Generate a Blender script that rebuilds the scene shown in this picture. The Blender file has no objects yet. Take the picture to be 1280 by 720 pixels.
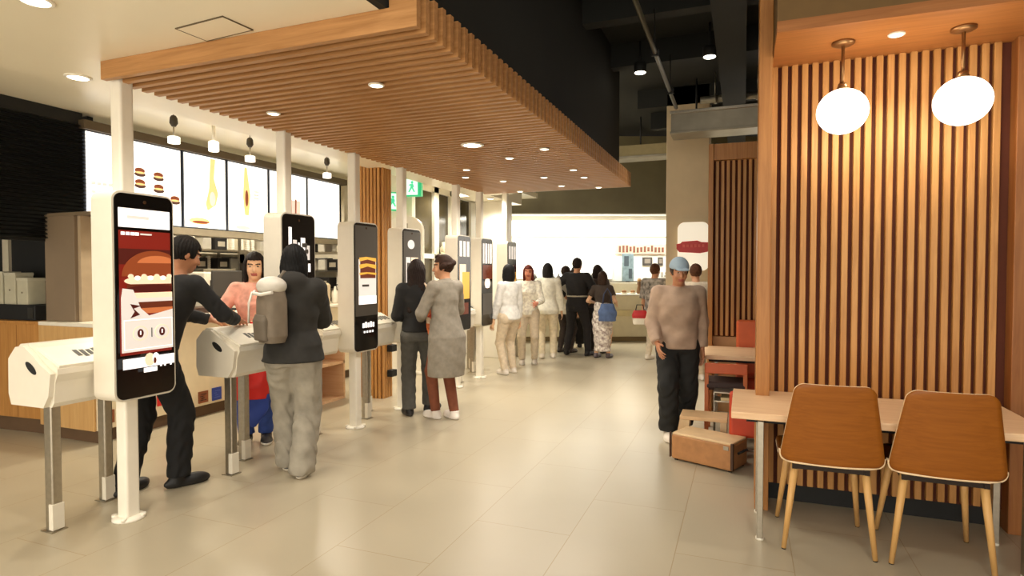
import bpy, bmesh, math, random
import numpy as np
from mathutils import Vector, Matrix
random.seed(7)
COL = bpy.context.scene.collection
PI = math.pi

# ------------------------------------------------------------------ materials
MATS = {}
def lin(c):
    return tuple(((v/255.0)/12.92 if v <= 10.3 else (((v/255.0)+0.055)/1.055)**2.4) for v in c)
def mat(name, rgb, rough=0.5, metal=0.0, var=0.06, scale=12.0, bump=0.0, spec=0.5, em=None, ems=0.0, coat=0.0):
    if name in MATS: return MATS[name]
    m = bpy.data.materials.new(name); m.use_nodes = True
    nt = m.node_tree; b = nt.nodes['Principled BSDF']
    c = lin(rgb)
    tc = nt.nodes.new('ShaderNodeTexCoord'); nz = nt.nodes.new('ShaderNodeTexNoise')
    nz.inputs['Scale'].default_value = scale; nz.inputs['Detail'].default_value = 4
    nt.links.new(tc.outputs['Object'], nz.inputs['Vector'])
    rp = nt.nodes.new('ShaderNodeValToRGB')
    rp.color_ramp.elements[0].position = 0.3; rp.color_ramp.elements[1].position = 0.7
    rp.color_ramp.elements[0].color = tuple(v*(1-var) for v in c)+(1,)
    rp.color_ramp.elements[1].color = tuple(min(1, v*(1+var)) for v in c)+(1,)
    nt.links.new(nz.outputs['Fac'], rp.inputs['Fac'])
    nt.links.new(rp.outputs['Color'], b.inputs['Base Color'])
    b.inputs['Roughness'].default_value = rough; b.inputs['Metallic'].default_value = metal
    b.inputs['Specular IOR Level'].default_value = spec
    b.inputs['Coat Weight'].default_value = coat
    if bump:
        bp = nt.nodes.new('ShaderNodeBump'); bp.inputs['Strength'].default_value = bump; bp.inputs['Distance'].default_value = 0.01
        nt.links.new(nz.outputs['Fac'], bp.inputs['Height']); nt.links.new(bp.outputs['Normal'], b.inputs['Normal'])
    if em:
        b.inputs['Emission Color'].default_value = lin(em)+(1,); b.inputs['Emission Strength'].default_value = ems
    MATS[name] = m; return m
def wood(name, a, b_, axis='z', scale=9.0, rough=0.42):
    if name in MATS: return MATS[name]
    m = bpy.data.materials.new(name); m.use_nodes = True
    nt = m.node_tree; b = nt.nodes['Principled BSDF']
    tc = nt.nodes.new('ShaderNodeTexCoord'); mp = nt.nodes.new('ShaderNodeMapping')
    s = {'x': (0.8, 14, 14), 'y': (14, 0.8, 14), 'z': (14, 14, 0.8)}[axis]
    mp.inputs['Scale'].default_value = s
    nt.links.new(tc.outputs['Object'], mp.inputs['Vector'])
    nz = nt.nodes.new('ShaderNodeTexNoise'); nz.inputs['Scale'].default_value = scale*0.3; nz.inputs['Detail'].default_value = 6
    nz.inputs['Roughness'].default_value = 0.6; nz.inputs['Distortion'].default_value = 0.6
    nt.links.new(mp.outputs['Vector'], nz.inputs['Vector'])
    rp = nt.nodes.new('ShaderNodeValToRGB')
    rp.color_ramp.elements[0].position = 0.33; rp.color_ramp.elements[1].position = 0.68
    rp.color_ramp.elements[0].color = lin(a)+(1,); rp.color_ramp.elements[1].color = lin(b_)+(1,)
    nt.links.new(nz.outputs['Fac'], rp.inputs['Fac']); nt.links.new(rp.outputs['Color'], b.inputs['Base Color'])
    b.inputs['Roughness'].default_value = rough; b.inputs['Specular IOR Level'].default_value = 0.35
    bp = nt.nodes.new('ShaderNodeBump'); bp.inputs['Strength'].default_value = 0.08; bp.inputs['Distance'].default_value = 0.004
    nt.links.new(nz.outputs['Fac'], bp.inputs['Height']); nt.links.new(bp.outputs['Normal'], b.inputs['Normal'])
    MATS[name] = m; return m
def glow(name, rgb, s):
    if name in MATS: return MATS[name]
    m = bpy.data.materials.new(name); m.use_nodes = True
    b = m.node_tree.nodes['Principled BSDF']
    b.inputs['Base Color'].default_value = lin(rgb)+(1,)
    b.inputs['Emission Color'].default_value = lin(rgb)+(1,); b.inputs['Emission Strength'].default_value = s*0.55
    b.inputs['Roughness'].default_value = 0.35
    MATS[name] = m; return m
def glass(name, tint=(235, 240, 235)):
    if name in MATS: return MATS[name]
    m = bpy.data.materials.new(name); m.use_nodes = True
    nt = m.node_tree; out = nt.nodes['Material Output']; nt.nodes.remove(nt.nodes['Principled BSDF'])
    t = nt.nodes.new('ShaderNodeBsdfTransparent'); t.inputs['Color'].default_value = lin(tint)+(1,)
    g = nt.nodes.new('ShaderNodeBsdfGlossy'); g.inputs['Roughness'].default_value = 0.03
    mx = nt.nodes.new('ShaderNodeMixShader'); mx.inputs['Fac'].default_value = 0.1
    nt.links.new(t.outputs[0], mx.inputs[1]); nt.links.new(g.outputs[0], mx.inputs[2]); nt.links.new(mx.outputs[0], out.inputs['Surface'])
    MATS[name] = m; return m

# ------------------------------------------------------------------ object helpers
def tag(o, label=None, cat=None, group=None, kind=None):
    if label: o['label'] = label
    if cat: o['category'] = cat
    if group: o['group'] = group
    if kind: o['kind'] = kind
    return o
def thing(name, label, cat, loc=(0, 0, 0), rz=0.0, group=None):
    o = bpy.data.objects.new(name, None); COL.objects.link(o)
    o.empty_display_size = 0.1
    o.location = loc; o.rotation_euler = (0, 0, rz)
    return tag(o, label, cat, group)
def copy_tree(o, parent=None):
    c = o.copy(); COL.objects.link(c)
    if parent is not None: c.parent = parent
    for ch in list(o.children): copy_tree(ch, c)
    return c

class B:
    """collects shapes into one bmesh; obj() links it as ONE mesh object"""
    def __init__(s): s.bm = bmesh.new()
    def _fin(s, vs, mi, smooth):
        fs = set(f for v in vs if v.is_valid for f in v.link_faces)
        for f in fs: f.material_index = mi; f.smooth = smooth
    def box(s, a, b, bev=0.0, mi=0, seg=2, rot=None, smooth=False):
        a = Vector(a); b = Vector(b); c = (a+b)/2; d = b-a
        mtx = Matrix.Translation(c) @ (rot if rot is not None else Matrix.Identity(4)) @ Matrix.Diagonal((abs(d.x), abs(d.y), abs(d.z), 1))
        vs = bmesh.ops.create_cube(s.bm, size=1.0, matrix=mtx)['verts']
        if bev > 0:
            es = list(set(e for v in vs for e in v.link_edges))
            r = bmesh.ops.bevel(s.bm, geom=es, offset=bev, segments=seg, affect='EDGES', profile=0.5)
            vs = list(set(r['verts']) | set(v for v in vs if v.is_valid)); smooth = smooth or seg > 1
            fs = set(f for v in vs for f in v.link_faces)
            for f in fs: f.material_index = mi; f.smooth = False
            return s
        s._fin(vs, mi, smooth); return s
    def cyl(s, p0, p1, r0, r1=None, n=20, mi=0, caps=True):
        p0 = Vector(p0); p1 = Vector(p1); r1 = r0 if r1 is None else r1
        d = p1-p0; q = d.to_track_quat('Z', 'Y').to_matrix().to_4x4()
        vs = bmesh.ops.create_cone(s.bm, cap_ends=caps, segments=n, radius1=r0, radius2=r1, depth=d.length, matrix=Matrix.Translation((p0+p1)/2) @ q)['verts']
        fs = set(f for v in vs for f in v.link_faces)
        for f in fs: f.material_index = mi; f.smooth = len(f.verts) == 4
        return s
    def ball(s, c, r, mi=0, u=24, v=14):
        r = (r, r, r) if isinstance(r, (int, float)) else r
        vs = bmesh.ops.create_uvsphere(s.bm, u_segments=u, v_segments=v, radius=1.0, matrix=Matrix.Translation(c) @ Matrix.Diagonal((r[0], r[1], r[2], 1)))['verts']
        s._fin(vs, mi, True); return s
    def prism(s, pts, axis, a, b, mi=0, smooth=False):
        """2D outline swept along axis from a to b: axis x -> pts are (y,z); y -> (x,z); z -> (x,y)"""
        def P(p, t): return {'x': (t, p[0], p[1]), 'y': (p[0], t, p[1]), 'z': (p[0], p[1], t)}[axis]
        v0 = [s.bm.verts.new(P(p, a)) for p in pts]; v1 = [s.bm.verts.new(P(p, b)) for p in pts]
        n = len(pts); fs = []
        for i in range(n):
            f = s.bm.faces.new((v0[i], v0[(i+1) % n], v1[(i+1) % n], v1[i])); f.smooth = smooth; fs.append(f)
        fs.append(s.bm.faces.new(v0[::-1])); fs.append(s.bm.faces.new(v1))
        for f in fs: f.material_index = mi
        bmesh.ops.recalc_face_normals(s.bm, faces=fs); return s
    def lathe(s, prof, c, n=28, mi=0):
        rings = []
        for r, z in prof:
            rings.append([s.bm.verts.new((c[0]+r*math.cos(2*PI*i/n), c[1]+r*math.sin(2*PI*i/n), c[2]+z)) for i in range(n)])
        fs = []
        for k in range(len(rings)-1):
            for i in range(n):
                f = s.bm.faces.new((rings[k][i], rings[k][(i+1) % n], rings[k+1][(i+1) % n], rings[k+1][i])); f.smooth = True; fs.append(f)
        fs.append(s.bm.faces.new(rings[0][::-1])); fs.append(s.bm.faces.new(rings[-1]))
        for f in fs: f.material_index = mi
        bmesh.ops.recalc_face_normals(s.bm, faces=fs); return s
    def tube(s, pts, r, n=10, mi=0):
        pts = [Vector(p) for p in pts]; rings = []
        for i, p in enumerate(pts):
            t = (pts[min(i+1, len(pts)-1)]-pts[max(i-1, 0)]).normalized()
            q = t.to_track_quat('Z', 'Y')
            rings.append([s.bm.verts.new(p + q @ Vector((r*math.cos(2*PI*k/n), r*math.sin(2*PI*k/n), 0))) for k in range(n)])
        fs = []
        for a in range(len(rings)-1):
            for k in range(n):
                f = s.bm.faces.new((rings[a][k], rings[a][(k+1) % n], rings[a+1][(k+1) % n], rings[a+1][k])); f.smooth = True; fs.append(f)
        fs.append(s.bm.faces.new(rings[0][::-1])); fs.append(s.bm.faces.new(rings[-1]))
        for f in fs: f.material_index = mi
        return s
    def quadgrid(s, P, mi=0, thick=None):
        """P[i][j] 3-D points -> smooth sheet"""
        V = [[s.bm.verts.new(p) for p in row] for row in P]
        for i in range(len(V)-1):
            for j in range(len(V[0])-1):
                f = s.bm.faces.new((V[i][j], V[i+1][j], V[i+1][j+1], V[i][j+1])); f.smooth = True; f.material_index = mi
        return s
    def obj(s, name, mats, parent=None, loc=None, rz=0.0):
        me = bpy.data.meshes.new(name); s.bm.to_mesh(me); s.bm.free()
        for m in (mats if isinstance(mats, (list, tuple)) else [mats]): me.materials.append(m)
        o = bpy.data.objects.new(name, me); COL.objects.link(o)
        if parent is not None: o.parent = parent
        if loc is not None: o.location = loc
        if rz: o.rotation_euler = (0, 0, rz)
        return o
def rrect(w0, w1, h0, h1, r, n=6):
    pts = []
    for cx, cy, a0 in ((w1-r, h1-r, 0), (w0+r, h1-r, 90), (w0+r, h0+r, 180), (w1-r, h0+r, 270)):
        for k in range(n+1):
            a = math.radians(a0+90*k/n); pts.append((cx+r*math.cos(a), cy+r*math.sin(a)))
    return pts
def ellipse(cx, cy, rx, ry, n=24, a0=0, a1=360):
    return [(cx+rx*math.cos(math.radians(a0+(a1-a0)*k/n)), cy+ry*math.sin(math.radians(a0+(a1-a0)*k/n))) for k in range(n if a1-a0 == 360 else n+1)]
def struct(o): o['kind'] = 'structure'; return o
# ------------------------------------------------------------------ distance-field figures
def snets(F, gx, gy, gz):
    S = F < 0
    c = np.zeros(tuple(n-1 for n in F.shape), np.int8)
    for a in (0, 1):
        for b in (0, 1):
            for d in (0, 1):
                c += S[a:F.shape[0]-1+a, b:F.shape[1]-1+b, d:F.shape[2]-1+d]
    act = (c > 0) & (c < 8)
    ii = np.argwhere(act); n = len(ii)
    idx = np.full(act.shape, -1, np.int64); idx[act] = np.arange(n)
    acc = np.zeros((n, 3)); cnt = np.zeros(n)
    g = (gx, gy, gz)
    for ax in range(3):
        o1, o2 = [a for a in range(3) if a != ax]
        for p in (0, 1):
            for q in (0, 1):
                A = ii.copy(); A[:, o1] += p; A[:, o2] += q
                Bb = A.copy(); Bb[:, ax] += 1
                fa = F[A[:, 0], A[:, 1], A[:, 2]]; fb = F[Bb[:, 0], Bb[:, 1], Bb[:, 2]]
                m = (fa < 0) != (fb < 0)
                t = np.zeros(n); t[m] = fa[m]/(fa[m]-fb[m])
                P = np.stack([g[k][A[:, k]] for k in range(3)], 1)
                P[:, ax] += t*(g[ax][Bb[:, ax]]-g[ax][A[:, ax]])
                acc[m] += P[m]; cnt[m] += 1
    V = acc/cnt[:, None]
    Q = []
    for ax in range(3):
        u, w = ((1, 2), (2, 0), (0, 1))[ax]
        sl0 = [slice(None)]*3; sl1 = [slice(None)]*3
        sl0[ax] = slice(0, -1); sl1[ax] = slice(1, None)
        for k in (u, w): sl0[k] = slice(1, -1); sl1[k] = slice(1, -1)
        a = S[tuple(sl0)]; b = S[tuple(sl1)]
        e = np.argwhere(a != b); flip = b[e[:, 0], e[:, 1], e[:, 2]]
        def cell(du, dw):
            cc = e.copy(); cc[:, u] += 1-1+du; cc[:, w] += 1-1+dw
            return idx[cc[:, 0], cc[:, 1], cc[:, 2]]
        q = np.stack([cell(0, 0), cell(1, 0), cell(1, 1), cell(0, 1)], 1)
        q[flip] = q[flip][:, ::-1]; Q.append(q)
    return V, np.concatenate(Q)

class Field:
    def __init__(s): s.p = []
    def add(s, fn, lo, hi, k=0.0, op='u'): s.p.append((fn, np.array(lo, float), np.array(hi, float), k, op)); return s
    def rc(s, a, b, ra, rb, k=0.02, flat=False, op='u', wob=0.0):
        a = np.array(a, float); b = np.array(b, float); ab = b-a; L2 = max(1e-9, ab @ ab); L = math.sqrt(L2)
        def fn(X, Y, Z):
            t = np.clip(((X-a[0])*ab[0]+(Y-a[1])*ab[1]+(Z-a[2])*ab[2])/L2, 0, 1)
            d = np.sqrt((X-a[0]-t*ab[0])**2+(Y-a[1]-t*ab[1])**2+(Z-a[2]-t*ab[2])**2)-(ra+(rb-ra)*t)
            if flat: d = np.maximum(d, ((X-b[0])*ab[0]+(Y-b[1])*ab[1]+(Z-b[2])*ab[2])/L)
            if wob: d = d+wob*np.sin(38*Z+9*X+5*np.sin(23*Y+11*X))*np.sin(17*X-13*Y+21*Z)
            return d
        r = max(ra, rb); return s.add(fn, np.minimum(a, b)-r, np.maximum(a, b)+r, k, op)
    def ell(s, c, r, R=None, k=0.02, op='u', cut=None):
        c = np.array(c, float); r = np.array(r, float); R = np.eye(3) if R is None else np.array(R, float)
        def fn(X, Y, Z):
            x, y, z = X-c[0], Y-c[1], Z-c[2]
            l = [R[0, i]*x+R[1, i]*y+R[2, i]*z for i in range(3)]
            k0 = np.sqrt(sum((l[i]/r[i])**2 for i in range(3)))+1e-9; k1 = np.sqrt(sum((l[i]/r[i]**2)**2 for i in range(3)))+1e-9
            return k0*(k0-1)/k1
        e = np.sqrt((R**2) @ (r**2)); return s.add(fn, c-e, c+e, k, op)
    def col(s, prof, z0, z1, k=0.02, infl=0.0, wob=0.0, pw=2.0):
        """stack of ellipses: rows (z, cx, cy, rx, ry)"""
        pr = np.array(sorted(prof), float)
        def fn(X, Y, Z):
            z = np.asarray(Z)
            cx, cy, rx, ry = [np.interp(z, pr[:, 0], pr[:, i]) for i in range(1, 5)]
            rx = rx+infl; ry = ry+infl
            q = (np.abs((X-cx)/rx)**pw+np.abs((Y-cy)/ry)**pw)**(1/pw)
            d = (q-1)*np.minimum(rx, ry)
            if wob: d = d+wob*np.sin(31*X+26*z)*np.sin(19*Y-15*z+4*X)
            return np.maximum(d, np.maximum(z0-z, z-z1))
        lo = [(pr[:, 1]-pr[:, 3]).min()-infl, (pr[:, 2]-pr[:, 4]).min()-infl, z0]; hi = [(pr[:, 1]+pr[:, 3]).max()+infl, (pr[:, 2]+pr[:, 4]).max()+infl, z1]
        return s.add(fn, lo, hi, k)
    def ripple(s, fn): s.p.append((fn, None, None, 0, 'd')); return s
    def cut(s, fn): s.p.append((fn, None, None, 0, 'x')); return s
    def mesh(s, h=0.01, fine=None, hf=0.006):
        lo = np.min([p[1] for p in s.p if p[4] == 'u'], 0)-0.03; hi = np.max([p[2] for p in s.p if p[4] == 'u'], 0)+0.03
        g = [np.arange(lo[i], hi[i]+h, h) for i in range(3)]
        if fine is not None:
            z = fine; g[2] = np.concatenate([np.arange(lo[2], z, h), np.arange(z+1e-6, hi[2]+hf, hf)])
        g = [a.astype(np.float64) for a in g]
        F = np.full(tuple(len(a) for a in g), 0.5, np.float32)
        for fn, l, u, k, op in s.p:
            if op == 'd':
                F = F+fn(g[0][:, None, None], g[1][None, :, None], g[2][None, None, :]).astype(np.float32); continue
            if op == 'x':
                F = np.maximum(F, fn(g[0][:, None, None], g[1][None, :, None], g[2][None, None, :]).astype(np.float32)); continue
            m = 0.045+k; sl = tuple(slice(max(0, np.searchsorted(g[i], l[i]-m)), np.searchsorted(g[i], u[i]+m)) for i in range(3))
            d = fn(g[0][sl[0]][:, None, None], g[1][sl[1]][None, :, None], g[2][sl[2]][None, None, :]).astype(np.float32)
            f = F[sl]
            if op == 'u':
                if k > 0:
                    t = np.clip(0.5+0.5*(f-d)/k, 0, 1); F[sl] = f*(1-t)+d*t-k*t*(1-t)
                else: F[sl] = np.minimum(f, d)
            else:
                d = -d
                if k > 0:
                    t = np.clip(0.5-0.5*(f-d)/k, 0, 1); F[sl] = f*(1-t)+d*t+k*t*(1-t)
                else: F[sl] = np.maximum(f, d)
        return snets(F, *g)
    def obj(s, name, mats, parent, h=0.01, fine=None, hf=0.006, paint=None):
        V, Q = s.mesh(h, fine, hf)
        me = bpy.data.meshes.new(name)
        me.vertices.add(len(V)); me.vertices.foreach_set('co', V.astype(np.float32).ravel())
        me.loops.add(Q.size); me.loops.foreach_set('vertex_index', Q.astype(np.int32).ravel())
        me.polygons.add(len(Q)); me.polygons.foreach_set('loop_start', np.arange(0, Q.size, 4, dtype=np.int32)); me.polygons.foreach_set('loop_total', np.full(len(Q), 4, np.int32))
        for m in (mats if isinstance(mats, (list, tuple)) else [mats]): me.materials.append(m)
        me.polygons.foreach_set('use_smooth', np.ones(len(Q), bool))
        if paint is not None:
            me.polygons.foreach_set('material_index', paint(V[Q].mean(1)).astype(np.int32))
        me.update(); me.validate()
        o = bpy.data.objects.new(name, me); COL.objects.link(o)
        if parent is not None: o.parent = parent
        return o

def ik(a, b, l1, l2, pole):
    a = np.array(a, float); b = np.array(b, float); d = b-a; L = np.linalg.norm(d)
    if L > (l1+l2)*0.999: b = a+d/L*(l1+l2)*0.999; d = b-a; L = np.linalg.norm(d)
    u = d/L; x = (L*L+l1*l1-l2*l2)/(2*L); hgt = math.sqrt(max(0, l1*l1-x*x))
    p = np.array(pole, float); p = p-(p @ u)*u; p /= np.linalg.norm(p)+1e-9
    return a+u*x+p*hgt, b
def rotm(yaw=0, pitch=0, roll=0):
    return np.array((Matrix.Rotation(yaw, 3, 'Z') @ Matrix.Rotation(pitch, 3, 'X') @ Matrix.Rotation(roll, 3, 'Y')))

def hand(f, w, d, n, side, curl=0.35):
    """palm, four separate bent fingers and a thumb; d = forearm direction, n = palm normal, side = +1 right hand"""
    d = np.array(d, float); d /= np.linalg.norm(d); n = np.array(n, float); n = n-(n @ d)*d; n /= np.linalg.norm(n)
    t = np.cross(d, n)*side
    R = np.stack([t, d, n], 1)
    f.ell(w+d*0.048, (0.041, 0.056, 0.019), R, 0.012)
    for i, L in enumerate((0.074, 0.083, 0.077, 0.060)):
        o = (i-1.5)
        p = w+d*0.088-t*o*0.0215; v = d-t*o*0.13; v /= np.linalg.norm(v)
        for s_, r0, r1 in ((0.42, 0.0095, 0.0088), (0.32, 0.0088, 0.0082), (0.26, 0.0082, 0.0072)):
            a = curl*(0.6 if s_ == 0.42 else 1.0)
            v = v*math.cos(a)+n*math.sin(a); v /= np.linalg.norm(v)
            q = p+v*L*s_; f.rc(p, q, r0, r1, 0.002); p = q
    p = w+d*0.028+t*0.030
    for s_, v in ((0.040, d*0.55+t*0.75+n*0.25), (0.032, d*0.85+t*0.35+n*0.35)):
        v = v/np.linalg.norm(v); q = p+v*s_; f.rc(p, q, 0.0115, 0.0095, 0.005); p = q

def person(label, loc, facing, H=1.7, female=False, skin=(205, 150, 110), hair=(30, 22, 18), hstyle='short', lean=(0, 0),
           feet=None, wrists=None, poles=None, head=(0, 0, 0), top=None, bottom=None, shoes=((30, 28, 26), (40, 36, 32)), h=0.01, hf=None, curl=0.35, palm=None, group=None, mask=None):
    """facing = (x, y) direction; top/bottom are dicts of garment settings; local +Y is forward, +X the figure's right"""
    s = H/1.7; uid = str(len(bpy.data.objects))
    root = thing('person', label, 'person', loc, math.atan2(-facing[0], facing[1]), group)
    def off(z):
        t = np.clip((z/H-0.5)/0.32, 0, 1.35); return np.array([lean[0]*t, lean[1]*t])
    sw = (0.158 if female else 0.182)*s
    so = off(0.81*H)
    SH = {1: np.array([sw+so[0], so[1]-0.01, 0.812*H]), -1: np.array([-sw+so[0], so[1]-0.01, 0.812*H])}
    HP = {1: np.array([0.088*s, 0, 0.515*H]), -1: np.array([-0.088*s, 0, 0.515*H])}
    feet = feet or {1: (0.10, 0.03, 0.0), -1: (-0.10, -0.03, 0.0)}         # x, y, toe angle
    wrists = wrists or {1: (0.25, 0.06, 0.475*H), -1: (-0.25, 0.06, 0.475*H)}
    poles = poles or {1: (0.4, -1, -0.1), -1: (-0.4, -1, -0.1)}
    EL, WR, KN, AN = {}, {}, {}, {}
    for q in (1, -1):
        EL[q], WR[q] = ik(SH[q], wrists[q], 0.172*H, 0.150*H, poles[q])
        an = np.array([feet[q][0], feet[q][1], 0.055*H]); AN[q] = an
        KN[q], _ = ik(HP[q], an, 0.236*H, 0.240*H, (0.15*q, 1, 0))
    no = off(0.85*H); NB = np.array([no[0], no[1]-0.012, 0.838*H])
    ho = off(0.93*H); HC = np.array([ho[0], ho[1]+0.018, 0.932*H]); R = rotm(*head)
    hs = s*1.0
    def hl(p): return HC+R @ (np.array(p, float)*hs)
    # torso outline: (z/H, rx, ry, dy)
    if female: T = ((0.46, 0.150, 0.100, -0.012), (0.515, 0.168, 0.118, -0.020), (0.57, 0.150, 0.104, -0.008), (0.63, 0.118, 0.086, 0), (0.70, 0.134, 0.104, 0.010), (0.735, 0.142, 0.118, 0.016), (0.78, 0.140, 0.095, 0), (0.82, 0.120, 0.070, -0.01), (0.85, 0.055, 0.055, -0.012))
    else: T = ((0.46, 0.150, 0.105, -0.012), (0.515, 0.160, 0.118, -0.015), (0.57, 0.150, 0.108, -0.004), (0.63, 0.142, 0.102, 0), (0.70, 0.160, 0.116, 0.004), (0.75, 0.170, 0.120, 0.004), (0.79, 0.168, 0.104, -0.004), (0.825, 0.140, 0.076, -0.01), (0.855, 0.060, 0.060, -0.012))
    tor = [(z*H, off(z*H)[0], off(z*H)[1]+dy*s, rx*s, ry*s) for z, rx, ry, dy in T]
    # ---- body
    f = Field(); lk = 0.84 if bottom and bottom['kind'] == 'trousers' and bottom.get('fit', 0.012) > 0 else 1.0
    f.col(tor, 0.50*H, 0.858*H, 0.01, infl=-0.014)
    f.rc(NB-np.array([0, 0, 0.03]), hl((0, -0.015, -0.05)), 0.055*s, 0.052*s, 0.03)
    for q in (1, -1):
        f.rc(HP[q], KN[q], 0.082*s*lk, 0.054*s*lk, 0.02); f.rc(KN[q], KN[q]*0.55+AN[q]*0.45+np.array([0, (-0.018 if lk == 1.0 else -0.004), 0]), 0.052*s*lk, 0.050*s*lk, 0.02)
        f.rc(KN[q]*0.55+AN[q]*0.45+np.array([0, (-0.018 if lk == 1.0 else -0.004), 0]), AN[q], 0.050*s*lk, 0.036*s*lk, 0.02)
        ta = feet[q][2]; fd = np.array([math.sin(ta), math.cos(ta), 0])
        f.rc(AN[q]-fd*0.03-np.array([0, 0, 0.045*H]), AN[q]+fd*0.12-np.array([0, 0, 0.042*H]), 0.030*s, 0.024*s, 0.03); f.rc(AN[q], AN[q]-np.array([0, 0, 0.035*H]), 0.036*s, 0.032*s, 0.02)
        f.rc(NB+np.array([0, 0, -0.035]), SH[q], 0.045*s, 0.048*s, 0.04)
        f.rc(SH[q], EL[q], 0.047*s, 0.037*s, 0.02); f.rc(EL[q], EL[q]*0.7+WR[q]*0.3, 0.037*s, 0.038*s, 0.02); f.rc(EL[q]*0.7+WR[q]*0.3, WR[q], 0.038*s, 0.025*s, 0.02)
        pn = (palm or {}).get(q, (-q*0.9, 0.2, -0.3))
        hand(f, WR[q], WR[q]-EL[q], pn, q, curl)
    skl = (0.074*hs, 0.092*hs, 0.096*hs)
    f.ell(hl((0, -0.012, 0.022)), skl, R, 0.02); f.ell(hl((0, 0.022, -0.045)), (0.056*hs, 0.068*hs, 0.070*hs), R, 0.03)
    f.ell(hl((0, 0.062, -0.092)), (0.026*hs, 0.024*hs, 0.020*hs), R, 0.02)
    f.rc(hl((0, 0.084, 0.012)), hl((0, 0.104, -0.028)), 0.008*hs, 0.013*hs, 0.012)
    f.ell(hl((0, 0.082, 0.032)), (0.050*hs, 0.014*hs, 0.010*hs), R, 0.015)
    for q in (1, -1):
        f.ell(hl((q*0.031, 0.096, 0.010)), (0.016*hs, 0.013*hs, 0.010*hs), R, 0.008, 's')
        f.ell(hl((q*0.031, 0.074, 0.010)), (0.013*hs, 0.013*hs, 0.011*hs), R, 0.003)
        f.ell(hl((q*0.075, -0.008, -0.008)), (0.010*hs, 0.018*hs, 0.030*hs), R, 0.008)
        f.ell(hl((q*0.036, 0.066, -0.030)), (0.022*hs, 0.020*hs, 0.022*hs), R, 0.02)
    f.ell(hl((0, 0.086, -0.058)), (0.024*hs, 0.010*hs, 0.0065*hs), R, 0.006); f.ell(hl((0, 0.085, -0.068)), (0.020*hs, 0.010*hs, 0.0065*hs), R, 0.006)
    def paint(C):
        L = ((C-HC) @ R)/hs; mi = np.zeros(len(C), int)
        mi[(np.abs(L[:, 0]) < 0.024) & (L[:, 1] > 0.07) & (L[:, 2] < -0.050) & (L[:, 2] > -0.076)] = 1
        for q in (1, -1):
            e = L-np.array([q*0.031, 0.082, 0.010]); r2 = (e[:, 0]/0.0125)**2+(e[:, 2]/0.0062)**2
            mi[(r2 < 1) & (L[:, 1] > 0.06)] = 2
            mi[(np.hypot(e[:, 0], e[:, 2]) < 0.0068) & (L[:, 1] > 0.06)] = 3
            b_ = L-np.array([q*0.033, 0.085, 0.032]); mi[(np.abs(b_[:, 0]) < 0.020) & (np.abs(b_[:, 2]+0.15*np.abs(b_[:, 0])) < 0.0048) & (L[:, 1] > 0.05)] = 4
        return mi
    sk = mat('skin_%d_%d_%d' % skin, skin, 0.5, var=0.05, scale=30)
    lip = mat('lips', (168, 84, 72), 0.4); ew = mat('eye_white', (196, 184, 170), 0.4); ei = mat('iris', (40, 26, 18), 0.2)
    hm = mat('hair_%d_%d_%d' % hair, hair, 0.68, var=0.35, scale=60, bump=0.4, spec=0.25)
    f.obj('body', [sk, lip, ew, ei, hm], root, h, fine=0.845*H, hf=hf or h, paint=paint)
    # ---- hair
    g = Field(); cap = (0.086*hs, 0.106*hs, 0.106*hs)
    g.ell(hl((0, -0.014, 0.030)), cap, R, 0)
    def loc3(X, Y, Z):
        x, y, z = X-HC[0], Y-HC[1], Z-HC[2]
        return [(R[0, i]*x+R[1, i]*y+R[2, i]*z)/hs for i in range(3)]
    if hstyle == 'short':
        g.cut(lambda X, Y, Z: (lambda l: np.maximum(np.minimum(l[1]-0.045, 0.058-l[2]), np.minimum(l[1]-0.0, -0.02-l[2])))(loc3(X, Y, Z)))
        g.cut(lambda X, Y, Z: (lambda l: -0.075-l[2])(loc3(X, Y, Z)))
    elif hstyle == 'curly':
        for a in range(46):
            th = a*2.4; zz = -0.02+0.13*((a*0.618) % 1)
            rr = 0.8*math.sqrt(max(0.05, 1-((zz-0.03)/0.11)**2))
            g.ell(hl((0.096*rr*math.sin(th), -0.02+0.110*rr*math.cos(th), zz)), (0.028+0.012*math.sin(a*5.1), 0.030, 0.026+0.008*math.cos(a*3.3)), None, 0.002)
        g.cut(lambda X, Y, Z: (lambda l: np.minimum(l[1]-0.030, 0.055-l[2]))(loc3(X, Y, Z)))
        g.cut(lambda X, Y, Z: (lambda l: -0.085-l[2])(loc3(X, Y, Z)))
    elif hstyle == 'bob':
        g.ell(hl((0, -0.045, -0.05)), (0.094*hs, 0.066*hs, 0.13*hs), R, 0.02)
        for q in (1, -1): g.ell(hl((q*0.076, 0.0, -0.05)), (0.022*hs, 0.045*hs, 0.11*hs), R, 0.015)
        g.cut(lambda X, Y, Z: (lambda l: np.maximum(np.minimum(np.minimum(l[1]-0.042, 0.064-l[2]), 0.068-np.abs(l[0])), -0.16-l[2]))(loc3(X, Y, Z)))
    elif hstyle == 'long':
        for q in (-1, 0, 1):
            g.rc(hl((q*0.045, -0.055, 0.0)), hl((q*0.045, -0.055, 0.0))+np.array([q*0.022, -0.060, -0.44*s]), 0.052*hs, 0.034*hs, 0.03, wob=0.004)
        for q in (1, -1): g.ell(hl((q*0.074, -0.01, -0.07)), (0.020*hs, 0.045*hs, 0.12*hs), R, 0.015)
        g.cut(lambda X, Y, Z: (lambda l: np.minimum(np.minimum(l[1]-0.040, 0.064-l[2]), 0.068-np.abs(l[0])))(loc3(X, Y, Z)))
    elif hstyle == 'cap':
        g.cut(lambda X, Y, Z: (lambda l: np.maximum(np.minimum(l[1]-0.035, 0.045-l[2]), -0.03-l[2]))(loc3(X, Y, Z)))
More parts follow.
